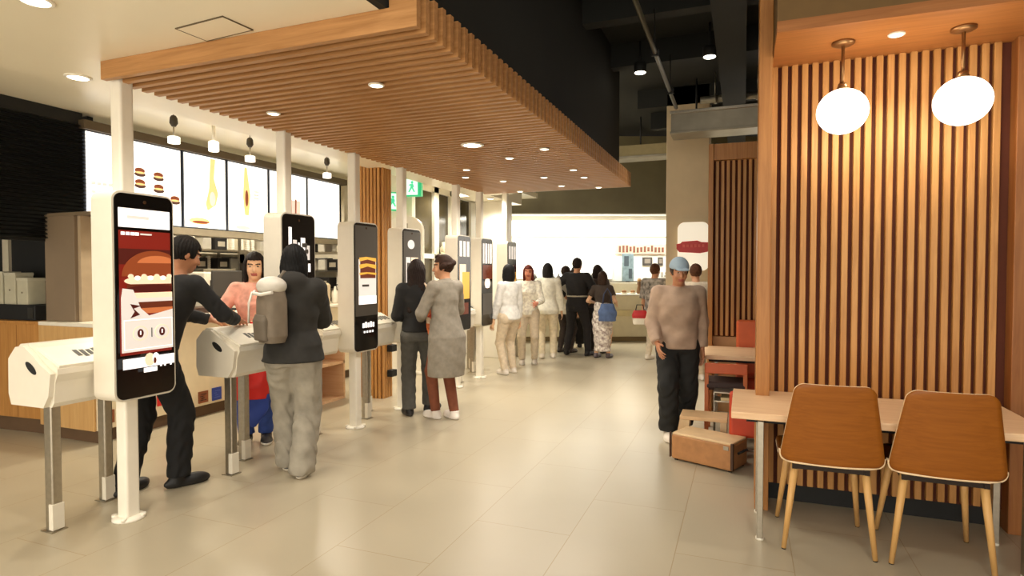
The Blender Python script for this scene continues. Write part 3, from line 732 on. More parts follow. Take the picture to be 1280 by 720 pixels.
t = thing('tray_shelf', 'metal wire tray with papers under the far table', 'tray', (-0.08, 5.62, 0))
b = B(); b.box((-0.16, -0.1, 0.36), (0.2, 0.1, 0.372)); b.box((-0.16, -0.1, 0.44), (0.2, 0.1, 0.448)); b.obj('shelf', STEEL, t)
for sx in (-0.155, 0.19):
    for sy in (-0.095, 0.09): B().cyl((sx, sy, 0), (sx, sy, 0.45), 0.006).obj('post', STEEL, t)
B().box((-0.10, -0.09, 0.372), (0.12, 0.08, 0.40), 0.002).obj('papers', mat('paper', (214, 196, 150), 0.7), t)
t = thing('low_bench', 'low beige wooden bench end behind the brown suitcase', 'bench', (-0.24, 5.27, 0))
B().box((-0.25, -0.13, 0.27), (0.125, 0.13, 0.30), 0.004).obj('top', mat('beige_ply', (214, 178, 132), 0.5), t)
B().prism([(-0.30, 0.0), (-0.20, 0.0), (-0.17, 0.27), (-0.25, 0.27)], 'y', -0.13, 0.13).obj('side_panel', mat('beige_ply2', (206, 178, 136), 0.5), t)
B().box((0.07, -0.13, 0), (0.12, 0.13, 0.27)).obj('side_panel', mat('beige_ply2', (206, 178, 136), 0.5), t)
# suitcase
t = thing('suitcase', 'brown box suitcase with a cream top lying on the floor beside the red chair', 'suitcase', (-0.25, 4.92, 0), math.radians(-22))
CASE = mat('suitcase_brown', (176, 124, 76), 0.5, var=0.12, scale=18)
B().box((-0.25, -0.13, 0.012), (0.25, 0.15, 0.205), 0.014, seg=3).obj('shell', CASE, t)
B().box((-0.245, -0.125, 0.200), (0.245, 0.145, 0.222), 0.010, seg=3).obj('lid', mat('suitcase_cream', (224, 192, 146), 0.5), t)
b = B()
for sx in (-1, 1):
    for yy in (-0.132, ): b.box((sx*0.25-0.016, yy-0.002, 0.02), (sx*0.25+0.004*sx, yy+0.02, 0.22), 0.003)
b.obj('corner_trim', mat('leather_dark', (70, 44, 26), 0.5), t)
B().tube([(0.252, -0.04, 0.13), (0.285, -0.03, 0.15), (0.285, 0.05, 0.15), (0.252, 0.06, 0.13)], 0.009).obj('handle', BLKM, t)
b = B()
for sx in (-0.22, 0.22):
    for sy in (-0.10, 0.12): b.cyl((sx, sy, 0), (sx, sy, 0.014), 0.014)
b.obj('foot', BLKM, t)
B().box((0.18, -0.137, 0.165), (0.22, -0.128, 0.195), 0.002).obj('clasp', STEEL, t)

# ------------------------------------------------------------------ ordering kiosks
SW = glow('screen_white', (246, 240, 236), 0.95); SG = glow('screen_grey', (206, 198, 190), 0.75)
SR = glow('screen_maroon', (112, 26, 16), 0.75); SR2 = glow('screen_maroon_dark', (70, 20, 14), 0.7); SB = glow('screen_bun', (124, 58, 28), 0.8); SBL = glow('screen_bun_light', (176, 100, 58), 0.8)
SC = glow('screen_cream', (226, 196, 164), 0.9); SD = glow('screen_dark', (58, 52, 44), 0.6); SGOLD = glow('screen_gold', (206, 152, 58), 0.85); SBR = glow('screen_brown', (92, 40, 22), 0.7)
SCRM = [BLACK, SW, SG, SR, SR2, SB, SBL, SC, SD, SGOLD, SBR]
def kiosk(x, y, label, art, ceil=2.725):
    t = thing('ordering_kiosk', label, 'kiosk', (x, y, 0))
    post = B(); post.prism(rrect(-0.045, 0.045, -0.075, 0.015, 0.018), 'z', 0.0, ceil-0.002, smooth=False); post.obj('post', WHITE, t)
    b = B(); b.lathe([(0.09, 0.0), (0.09, 0.012), (0.075, 0.022), (0.06, 0.024)], (0, -0.03, 0), 24)
    for a in range(4): b.cyl((0.078*math.cos(a*PI/2+0.6), -0.03+0.078*math.sin(a*PI/2+0.6), 0.01), (0.078*math.cos(a*PI/2+0.6), -0.03+0.078*math.sin(a*PI/2+0.6), 0.03), 0.016)
    b.obj('base_flange', WHITE, t)
    y0, y1, z0, z1 = -0.165, 0.235, 0.735, 1.975
    hb = B(); hb.prism(rrect(y0, y1, z0, z1, 0.055, 8), 'x', -0.09, 0.085); hb.obj('housing', WHITE2, t)
    b = B(); xf = 0.085
    b.prism(rrect(y0+0.012, y1-0.012, z0+0.012, z1-0.012, 0.045, 8), 'x', xf-0.002, xf+0.006, 0)
    L = [xf+0.006]
    def lay(pts, mi):
        b.prism(pts, 'x', L[0]-0.0015, L[0]+0.0006, mi); L[0] += 0.0006
    def R_(a0, a1, h0, h1, mi): lay([(a0, h0), (a1, h0), (a1, h1), (a0, h1)], mi)
    art(lay, R_, y0+0.02, y1-0.02)
    b.obj('screen', SCRM, t)
    bk = B(); bk.prism(rrect(y0+0.012, y1-0.012, z0+0.012, z1-0.012, 0.045, 8), 'x', -0.096, -0.088); bk.obj('back_panel', mat('kiosk_back', (226, 220, 204), 0.45), t)
    B().cyl((xf+0.004, 0.035, z1-0.055), (xf+0.009, 0.035, z1-0.055), 0.010).obj('camera', mat('lens_brown', (70, 48, 30), 0.2), t)
    return t
def art_burger(lay, R_, a, b):
    z = lambda v: 1.975-(v-238)/265*1.24                 # photo row -> height on the screen
    a += 0.014; b -= 0.012; w = b-a
    R_(a, b, z(283), z(259), 1); R_(a+w*0.16, a+w*0.58, z(272), z(268), 2)
    R_(a, b, z(445), z(287), 3); R_(a, b, z(330), z(310), 4)
    for i, k in enumerate((0.04, 0.13, 0.22, 0.30)): R_(a+w*k, a+w*(k+0.07), z(293), z(289), 1)
    R_(a+w*0.4, a+w*0.62, z(292), z(290), 2)
    c = a+w*0.66; H = lambda p: [(min(max(q[0], a), b), q[1]) for q in p]
    lay(H(ellipse(c, z(345), w*0.62, 0.155, 30, 0, 180)), 5)                     # crown bun
    lay(H(ellipse(c+0.02, z(330), w*0.40, 0.055, 24, 10, 170)), 6)
    lay(H(ellipse(c-0.02, z(351), w*0.52, 0.030, 28)), 7)
    for i in range(7): lay(H(ellipse(a+w*(0.2+0.125*i), z(345+2.2*(i % 2)), 0.018, 0.014, 10)), 1 if i % 2 else 7)
    R_(a+w*0.12, b, z(364), z(355), 10); lay(H(ellipse(c-0.01, z(361), w*0.52, 0.022, 26)), 4)
    R_(a+w*0.16, b, z(374), z(366), 7); R_(a+w*0.16, b, z(378), z(373), 2)
    R_(a+w*0.14, b, z(390), z(378), 10); R_(a+w*0.2, b, z(393), z(386), 6)
    lay([(a, z(441)), (b, z(441)), (b, z(389)), (a+w*0.52, z(396)), (a+w*0.36, z(386)), (a+w*0.22, z(362)), (a+w*0.03, z(360)), (a, z(372))], 2)
    R_(a+w*0.04, b-0.004, z(438), z(400), 1); R_(a+w*0.05, b-0.008, z(437), z(401), 2)
    lay([(a+w*0.16, z(398)), (a+w*0.34, z(394)), (a+w*0.22, z(386)), (a+w*0.36, z(383)), (a+w*0.16, z(380)), (a+w*0.24, z(390))], 4)
    for k in (0.34, 0.76):
        lay(ellipse(a+w*k, z(418), w*0.145, 0.044, 20), 7); lay(ellipse(a+w*k, z(418), w*0.125, 0.038, 20), 2)
        lay(ellipse(a+w*k, z(418), w*0.06, 0.026, 16), 4); R_(a+w*k-0.004, a+w*k+0.004, z(420), z(415), 1)
    R_(a+w*0.545, a+w*0.56, z(424), z(412), 8)
    R_(a, b, z(462), z(449), 1); lay(ellipse(a+w*0.5, z(453), w*0.10, 0.040, 12), 7); lay(ellipse(a+w*0.62, z(452), w*0.07, 0.034, 9), 1)
    lay(ellipse(a+w*0.60, z(455), w*0.03, 0.02, 8), 10); R_(a+w*0.38, a+w*0.64, z(469), z(463), 1)
    for k in (0.70, 0.78, 0.9): R_(a+w*k, a+w*k+0.012, z(464), z(461), 1)
def art_words(lay, R_, a, b):
    w = b-a
    for i, (u, v0, v1, q) in enumerate(((0.16, 1.66, 1.86, 0.10), (0.30, 1.64, 1.76, 0.12), (0.46, 1.62, 1.74, 0.05), (0.55, 1.66, 1.78, 0.14), (0.74, 1.60, 1.72, 0.10), (0.22, 1.52, 1.60, 0.5), (0.66, 1.5, 1.57, 0.2))):
        R_(a+w*u, a+w*(u+q), v0, v1, 1 if i % 3 != 1 else 2)
    for i in range(9): lay(ellipse(a+w*(0.55+0.05*(i % 5)), 1.62+0.05*(i//3), 0.012, 0.02, 8), 8)
    R_(a+0.01, b-0.01, 0.86, 1.44, 8); R_(a+w*0.2, a+w*0.8, 1.0, 1.12, 2)
def art_gold(lay, R_, a, b):
    w = b-a
    R_(a+0.004, b-0.004, 1.08, 1.94, 8); R_(a+w*0.15, b-0.02, 1.19, 1.62, 2); R_(a+w*0.22, b-0.03, 1.44, 1.63, 10)
    for v, h in ((1.60, 0.035), (1.53, 0.04), (1.47, 0.022)): lay([(a+w*0.2, v), (a+w*0.55, v+h*0.6), (b-0.02, v), (b-0.02, v+h), (a+w*0.5, v+h*1.3), (a+w*0.18, v+h)], 9)
    R_(a+w*0.15, b-0.02, 1.19, 1.27, 1); R_(a+w*0.3, a+w*0.6, 1.36, 1.38, 8)
    for i in range(5): R_(a+w*(0.30+0.11*i), a+w*(0.38+0.11*i), 0.965, 1.01+0.01*(i % 2), 1)
    for i in range(4): R_(a+w*(0.34+0.12*i), a+w*(0.41+0.12*i), 0.915, 0.935, 1)
def art_panels(lay, R_, a, b):
    w = b-a
    R_(a+0.01, b-0.01, 1.0, 1.94, 8); lay(ellipse(a+w*0.45, 1.80, w*0.2, 0.05, 16), 2)
    R_(a+w*0.15, a+w*0.4, 1.3, 1.66, 2); R_(a+w*0.45, a+w*0.85, 1.3, 1.66, 7); R_(a+w*0.2, a+w*0.35, 1.36, 1.6, 8); R_(a+w*0.5, a+w*0.8, 1.1, 1.25, 2)
def art_bars(lay, R_, a, b):
    w = b-a
    for i in range(4): R_(a+w*(0.08+0.23*i), a+w*(0.22+0.23*i), 1.62, 1.9, 1 if i % 2 else 2)
    R_(a+w*0.06, b-0.02, 1.40, 1.6, 10); lay(ellipse(a+w*0.5, 1.34, w*0.28, 0.07, 18), 7); R_(a+w*0.3, a+w*0.7, 1.28, 1.40, 1); R_(a+0.01, b-0.01, 0.9, 1.2, 8)
def art_mix(lay, R_, a, b):
    w = b-a
    for i in range(3): R_(a+w*(0.1+0.3*i), a+w*(0.3+0.3*i), 1.7, 1.9, 2)
    R_(a+w*0.1, a+w*0.6, 1.3, 1.6, 7); R_(a+w*0.3, a+w*0.9, 1.15, 1.5, 9); R_(a+w*0.2, a+w*0.8, 0.95, 1.1, 10)
KX = -3.50
KI = [(2.55, 'white pillar kiosk nearest the camera showing a burger on its tall screen', art_burger),
      (3.90, 'white pillar kiosk in front of the person with the backpack, white words on black', art_words),
      (4.83, 'white pillar kiosk showing a golden burger on grey, beyond the person with the backpack', art_gold),
      (5.68, 'white pillar kiosk behind the long haired person in black', art_panels),
      (7.00, 'white pillar kiosk mostly hidden behind the person in the grey coat', art_mix),
      (7.74, 'white pillar kiosk just beyond the person in the grey coat, bars of pictures on screen', art_bars),
      (8.72, 'white pillar kiosk farthest down the row, before the broad white pillar', art_mix),
      ]
for y, lb, ar in KI: kiosk(KX+0.02, y, lb, ar)

# ------------------------------------------------------------------ white tray stands between the kiosks
def stand(x, y, label, L=0.55):
    t = thing('tray_stand', label, 'stand', (x, y, 0))
    prof = [(-0.27, 0.735), (0.14, 0.735), (0.165, 0.76), (0.185, 0.88), (0.215, 0.925), (0.21, 0.955), (0.17, 0.975), (-0.05, 1.05), (-0.14, 1.085), (-0.22, 1.085), (-0.29, 1.04), (-0.30, 1.0)]
    prof = [(0.215-(0.215-p[0])*0.74, p[1]) for p in prof]
    B().prism(prof, 'y', 0, L).obj('cabinet', WHITE2, t)
    b = B(); b.prism([(0.205, 0.958), (0.213, 0.974), (0.022, 1.066), (0.012, 1.054)], 'y', 0.012, L-0.012); b.obj('top_panel', WHITE, t)
    b = B(); b.prism([(0.215-(0.215-p[0])*0.74, p[1]) for p in [(-0.315, 0.80), (-0.285, 0.735), (0.10, 0.735), (0.16, 0.80), (0.19, 0.93), (0.06, 0.985), (-0.02, 1.03), (-0.12, 1.075), (-0.22, 1.07), (-0.31, 1.0)]], 'y', -0.028, 0.0)
    b.obj('side_cheek', WHITE2, t)
    sl = B(); sl.prism([(x_*0.055*math.cos(0.6)-y_*0.022*math.sin(0.6)*-1+0.03, 0.955+y_*0.022*math.cos(0.6)-x_*0.055*math.sin(0.6)) for x_, y_ in [(math.cos(a*PI/8), math.sin(a*PI/8)) for a in range(16)]], 'y', -0.0295, -0.026); sl.obj('handle_slot', BLKM, t)
    for lx, ly in ((0.06, 0.06), (-0.12, L-0.06)):
        l = B().prism(rrect(lx-0.035, lx+0.035, ly-0.028, ly+0.028, 0.01), 'z', 0.004, 0.74).obj('leg', STEEL, t)
        B().box((lx+0.005, ly-0.033, 0.01), (lx+0.041, ly+0.033, 0.16), 0.003).obj('leg_cover', WHITE2, l)
        B().box((lx-0.05, ly-0.045, 0), (lx+0.05, ly+0.045, 0.006)).obj('floor_plate', STEEL, l)
    b = B()
    for i in range(6): b.box((-0.04+0.005*(i % 3), 0.16+0.035*i, -0.001), (0.03+0.012*(i % 2), 0.185+0.035*i, 0.001), rot=None)
    o = b.obj('printed_mark', mat('ink_grey', (84, 84, 80), 0.6), t)
    o.location = (0.118, 0, 1.0205); o.rotation_euler = (0, math.radians(25.6), 0)
    return t
stand(-3.79, 2.19, 'white tray stand on steel legs, nearest the camera, left of the burger kiosk')
stand(-3.60, 3.30, 'white tray stand on steel legs that the leaning person in black leans on', 0.42)
stand(-3.74, 4.40, 'white tray stand on steel legs behind the person with the backpack', 0.25)
stand(-3.66, 5.09, 'white tray stand on steel legs beyond the golden burger kiosk', 0.40)
stand(-3.66, 7.25, 'white tray stand on steel legs just past the person in the grey coat', 0.27)
stand(-3.84, 8.05, 'white tray stand on steel legs between the two farthest kiosks', 0.40)
stand(-3.78, 9.85, 'white tray stand on steel legs past the farthest kiosk, beside the white jacket', 0.40)
# ------------------------------------------------------------------ service counter
ct = thing('service_counter', 'long white service counter behind the kiosks with small coloured notices', 'counter', (-5.5, 3.50, 0))
B().box((-0.44, 0.0, 0.12), (0.30, 3.95, 1.02), 0.006).obj('front_panel', mat('counter_white', (224, 208, 174), 0.4, var=0.03), ct)
B().box((-0.40, 0.04, 0.0), (0.24, 3.93, 0.12)).obj('plinth', mat('plinth_brown', (96, 72, 48), 0.6), ct)
B().box((-0.44, -0.02, 1.02), (0.33, 3.97, 1.055), 0.006).obj('worktop', WHITE2, ct)
B().box((-0.435, -0.02, 0.12), (0.285, -0.001, 1.02), 0.003).obj('end_panel', wood('oak_reflection_tint', (190, 148, 92), (206, 166, 110), 'z'), ct)  # paler oak tone has the glass reflection put into its colour
def notice(y, z, w, h, m, label, extra=None, cat='notice'):
    t = thing('notice', label, cat, (-5.199, y, z))
    B().box((0, 0, 0), (0.006, w, h)).obj('card', m, t)
    b = B()
    for i in range(4): b.box((0.006, w*0.18+0.012*(i % 2), h*(0.2+0.17*i)), (0.0075, w*0.8-0.02*(i % 3), h*(0.27+0.17*i)))
    b.obj('print', extra or mat('notice_dark', (60, 30, 18), 0.6), t)
MB_ = mat('notice_brown', (136, 78, 44), 0.6); MBL = mat('notice_blue', (44, 66, 150), 0.5); MRD = mat('notice_red', (204, 34, 28), 0.5)
notice(3.535, 0.17, 0.11, 0.115, MB_, 'small brown printed notice on the counter front, left of the nearest kiosk post')
notice(4.52, 0.15, 0.12, 0.12, MB_, 'small brown printed notice on the counter front, right of the leaning person in black')
notice(4.69, 0.145, 0.12, 0.135, MBL, 'small blue pennant notice on the counter front beside a brown one', mat('notice_pale', (70, 92, 176), 0.5))
notice(4.06, 0.22, 0.16, 0.42, MRD, 'red poster on the counter front between the legs of the leaning person in black', mat('notice_r2', (224, 60, 44), 0.5), 'poster')
notice(5.03, 0.28, 0.45, 0.40, MRD, 'red poster on the counter front behind the person in pink', mat('notice_r3', (180, 30, 24), 0.5), 'poster')
# oak counter on the left
oc = thing('oak_counter', 'oak fronted counter at the left edge with a dark plinth', 'counter', (-6.6, 3.50, 0), math.radians(4))
B().box((-2.2, 0.0, 0.14), (0.62, 0.34, 1.02), 0.004).obj('front_panel', W_COUNT, oc)
sm = B()
for x in (-1.0, -0.35, 0.28): sm.box((x-0.002, -0.002, 0.15), (x+0.002, 0.004, 1.01))
sm.obj('panel_joint', mat('joint_brown', (150, 102, 50), 0.6), oc)
B().box((-2.2, 0.04, 0.0), (0.62, 0.34, 0.14)).obj('plinth', mat('plinth_brown', (96, 72, 48), 0.6), oc)
B().box((-2.2, -0.01, 1.02), (0.63, 0.35, 1.045)).obj('worktop', W_COUNT, oc)
t = thing('dark_unit', 'low black equipment box on the oak counter under the white cartons', 'equipment box', (-6.55, 3.68, 1.045))
B().box((-0.7, -0.10, 0), (0.40, 0.16, 0.145), 0.008).obj('case', BLKM, t)
B().box((0.30, -0.105, 0.02), (0.38, -0.098, 0.12)).obj('panel', mat('dark_grey', (44, 42, 36), 0.5), t)
for i, (x, w, h, lb) in enumerate(((-6.80, 0.24, 0.315, 'tall white carton on the black box at the left edge of the photo'), (-6.57, 0.17, 0.305, 'white carton between its two neighbours on the black box'), (-6.385, 0.16, 0.255, 'shortest white carton on the black box, with a small dark spot'))):
    t = thing('carton', lb, 'carton', (x, 3.69, 1.19))
    B().box((-w/2, -0.08, 0), (w/2, 0.08, h-0.012), 0.006).obj('box', mat('carton_white', (190, 184, 158), 0.6), t)
    B().box((-w/2-0.003, -0.083, h-0.03), (w/2+0.003, 0.083, h), 0.005).obj('lid', mat('carton_lid', (196, 190, 166), 0.6), t)
    B().box((-0.012, -0.0815, h*0.42), (0.012, -0.079, h*0.48)).obj('mark', mat('carton_mark', (120, 110, 90), 0.6), t)
t = thing('upright_cabinet', 'tall taupe cabinet column standing on the corner of the counters', 'cabinet', (-5.72, 3.60, 1.056))
B().box((-0.22, -0.05, 0), (0.18, 0.32, 0.955), 0.004).obj('body', TAUPE, t)
B().box((-0.225, -0.055, 0.945), (0.40, 0.33, 0.975), 0.004).obj('top_rail', mat('taupe_dark', (120, 104, 82), 0.5), t)
B().box((0.18, -0.02, 0.0), (0.22, 0.30, 0.945), 0.003).obj('side_panel', mat('taupe_light', (168, 148, 120), 0.5), t)
# shelves in the kitchen
sh = thing('kitchen_rack', 'long steel rack of packed shelves along the kitchen back wall under the menu boards', 'shelving', (-6.95, 4.1, 0))
for z_ in (0.9, 1.22, 1.50, 1.78): B().box((-0.22, 0, z_), (0.22, 3.75, z_+0.025)).obj('shelf', STEEL, sh)
for y_ in (0.02, 1.25, 2.5, 3.72):
    for x_ in (-0.2, 0.2): B().box((x_-0.015, y_-0.015, 0), (x_+0.015, y_+0.015, 2.0)).obj('upright', STEEL, sh)
def cup_stack(h):
    t = thing('cup_stack', 'stack of white paper cups on the packed kitchen racks', 'cups', (0, 0, 0), 0, 'white cup stacks on the kitchen rack')
    b = B(); n = int(h/0.028); p = []
    for i in range(n): p += [(0.032, i*0.028), (0.040, i*0.028+0.024), (0.0415, i*0.028+0.027)]
    b.lathe(p, (0, 0, 0), 16).obj('cups', mat('cup_white', (236, 230, 214), 0.5), t); return t
def carton_dark(w):
    t = thing('supply_box', 'dark box of supplies on the packed kitchen racks', 'box', (0, 0, 0), 0, 'dark supply boxes on the kitchen rack')
    B().box((-0.11, -w/2, 0), (0.11, w/2, 0.17), 0.006).obj('case', mat('box_dark', (34, 30, 28), 0.6, var=0.3), t)
    B().box((0.11, -w*0.3, 0.05), (0.112, w*0.3, 0.12)).obj('label_patch', mat('box_tag', (200, 190, 170), 0.6), t); return t
def jug():
    t = thing('container', 'pale plastic container on the packed kitchen racks', 'container', (0, 0, 0), 0, 'pale containers on the kitchen rack')
    B().box((-0.09, -0.07, 0), (0.09, 0.07, 0.17), 0.015, seg=2).obj('tub', mat('tub_grey', (196, 190, 176), 0.4), t)
    B().box((-0.095, -0.075, 0.17), (0.095, 0.075, 0.19), 0.006).obj('lid', mat('tub_lid', (110, 106, 98), 0.4), t); return t
sh2 = thing('kitchen_rack', 'steel rack packed with dark boxes against the end wall of the kitchen', 'shelving', (-5.93, 7.72, 0))
for z_ in (0.9, 1.22, 1.50, 1.78): B().box((-0.75, -0.18, z_), (0.75, 0.18, z_+0.025)).obj('shelf', STEEL, sh2)
for x_ in (-0.73, 0.73):
    for y_ in (-0.165, 0.165): B().box((x_-0.015, y_-0.015, 0), (x_+0.015, y_+0.015, 2.0)).obj('upright', STEEL, sh2)
protos = [cup_stack(0.20), carton_dark(0.2), jug()]; first = [True]*3
k = 0
rnd = random.Random(3)
for z_ in (0.925, 1.245, 1.525, 1.805):
    y_ = 4.22
    while y_ < 7.2:
        i = rnd.choice((0, 0, 1, 1, 2, 2)); w = (0.10, 0.22, 0.16)[i]
        o = protos[i] if first[i] else copy_tree(protos[i]); first[i] = False
        o.location = (-6.93+rnd.uniform(-0.02, 0.02), y_+w/2, z_+0.0005); y_ += w+rnd.uniform(0.01, 0.04)
for z_ in (0.925, 1.245, 1.525, 1.805):
    x_ = -6.60
    while x_ < -5.42:
        i = rnd.choice((0, 1, 1, 0, 2)); w = (0.10, 0.22, 0.16)[i]
        o = copy_tree(protos[i]); o.rotation_euler = (0, 0, -PI/2); o.location = (x_+w/2, 7.66+rnd.uniform(-0.02, 0.02), z_+0.0005); x_ += w+rnd.uniform(0.01, 0.05)
def terminal(y, label, rz=0.0):
    t = thing('till', label, 'till', (-5.62, y, 1.056), rz)
    B().box((-0.11, -0.12, 0), (0.11, 0.12, 0.02), 0.006).obj('base', BLKM, t)
    B().box((-0.02, -0.03, 0.02), (0.02, 0.03, 0.20)).obj('stem', BLKM, t)
    B().box((-0.02, -0.19, 0.16), (0.02, 0.19, 0.46), 0.012, seg=3).obj('screen_back', mat('till_grey', (58, 54, 50), 0.5), t)
    B().box((-0.025, -0.17, 0.185), (-0.019, 0.17, 0.435)).obj('screen', SD, t)
terminal(4.45, 'dark till screen on the counter beyond the shoulder of the leaning person in black', 0.2)
terminal(5.30, 'dark till screen on the counter behind the person in pink', -0.15)
terminal(6.40, 'dark till screen on the counter between the backpack person and the golden burger kiosk')
t = thing('drinks_machine', 'dark drinks machine with white cup ledges behind the leaning person in black', 'machine', (-6.25, 4.75, 0))
B().box((-0.25, -0.32, 0), (0.2, 0.32, 0.95), 0.01).obj('cabinet', STEEL, t)
B().box((-0.25, -0.3, 0.95), (0.10, 0.3, 1.62), 0.015).obj('tower', mat('machine_dark', (46, 40, 34), 0.4), t)
for i in range(4): B().cyl((0.13, -0.22+0.145*i, 1.30), (0.13, -0.22+0.145*i, 1.42), 0.022).obj('nozzle', STEEL, t)
B().box((0.10, -0.3, 1.42), (0.18, 0.3, 1.62), 0.01).obj('front', mat('machine_pale', (206, 196, 176), 0.35), t)
t = thing('coffee_machine', 'white and black coffee machine behind the face of the person in pink', 'machine', (-6.25, 5.7, 0))
B().box((-0.25, -0.35, 0), (0.2, 0.35, 0.95), 0.01).obj('cabinet', STEEL, t)
B().box((-0.25, -0.28, 0.95), (0.15, 0.28, 1.5), 0.02).obj('body', mat('machine_white', (220, 212, 196), 0.35), t)
B().box((0.15, -0.2, 1.1), (0.16, 0.2, 1.4)).obj('front', BLACK, t)
B().box((-0.2, -0.25, 1.5), (0.1, 0.25, 1.54), 0.005).obj('cup_rail', STEEL, t)

def counter_item(kind, x, y, z, label, group=None):
    if kind == 'tray':
        t = thing('tray_stack', label, 'trays', (x, y, z), 0, group)
        for i in range(5): B().box((-0.15, -0.2, 0.012*i), (0.15, 0.2, 0.012*i+0.009), 0.003).obj('tray', mat('tray_brown', (74, 50, 38), 0.5), t)
    elif kind == 'bag':
        t = thing('paper_bag', label, 'paper bag', (x, y, z), 0.3, group)
        B().prism([(-0.09, 0), (0.09, 0), (0.095, 0.26), (0.06, 0.29), (0.02, 0.262), (-0.03, 0.29), (-0.095, 0.26)], 'y', -0.05, 0.05).obj('bag', mat('bag_paper', (224, 206, 172), 0.7), t)
        B().box((-0.05, -0.052, 0.08), (0.05, -0.049, 0.16)).obj('print', mat('notice_red', (204, 34, 28), 0.5), t)
    elif kind == 'pump':
        t = thing('sauce_pump', label, 'dispenser', (x, y, z), 0, group)
        B().lathe([(0.045, 0), (0.05, 0.02), (0.05, 0.16), (0.02, 0.19), (0.012, 0.24)], (0, 0, 0), 18).obj('bottle', mat('machine_white', (220, 212, 196), 0.35), t)
        B().tube([(0, 0, 0.23), (0, 0, 0.26), (0.05, 0, 0.265), (0.06, 0, 0.24)], 0.008).obj('spout', BLKM, t)
    return t
counter_item('tray', -5.60, 4.85, 1.0565, 'stack of brown trays on the counter between the first two till screens')
counter_item('bag', -5.48, 5.72, 1.0565, 'cream paper bag with a red mark on the counter beside a till screen')
counter_item('tray', -5.60, 6.05, 1.0565, 'stack of brown trays on the counter just before the third till screen')
counter_item('bag', -5.50, 6.85, 1.0565, 'cream paper bag with a red mark at the far end of the counter')
for q, y_ in enumerate((5.52, 5.62, 6.68, 7.02)): counter_item('pump', -5.42, y_, 1.0565, 'white pump bottle with a black spout on the service counter', 'pump bottles on the service counter')
t = thing('fry_station', 'tall dark cooking station with steel hood beyond the counter', 'machine', (-6.2, 6.75, 0))
B().box((-0.25, -0.45, 0), (0.25, 0.45, 0.92), 0.01).obj('cabinet', STEEL, t)
B().box((-0.25, -0.45, 0.92), (-0.15, 0.45, 1.75), 0.01).obj('back_panel', mat('machine_dark', (46, 40, 34), 0.4), t)
B().prism([(-0.25, 1.62), (0.22, 1.62), (0.22, 1.68), (-0.15, 1.80), (-0.25, 1.80)], 'y', -0.45, 0.45).obj('hood', STEEL, t)
for q in range(3):
    bk = B(); bk.box((-0.1, -0.38+0.28*q, 0.94), (0.16, -0.16+0.28*q, 1.06), 0.01); bb = bk.obj('basket', mat('basket_dark', (60, 54, 46), 0.4, 0.6), t)
    B().cyl((0.16, -0.27+0.28*q, 1.04), (0.34, -0.27+0.28*q, 1.10), 0.01).obj('handle', BLKM, bb)
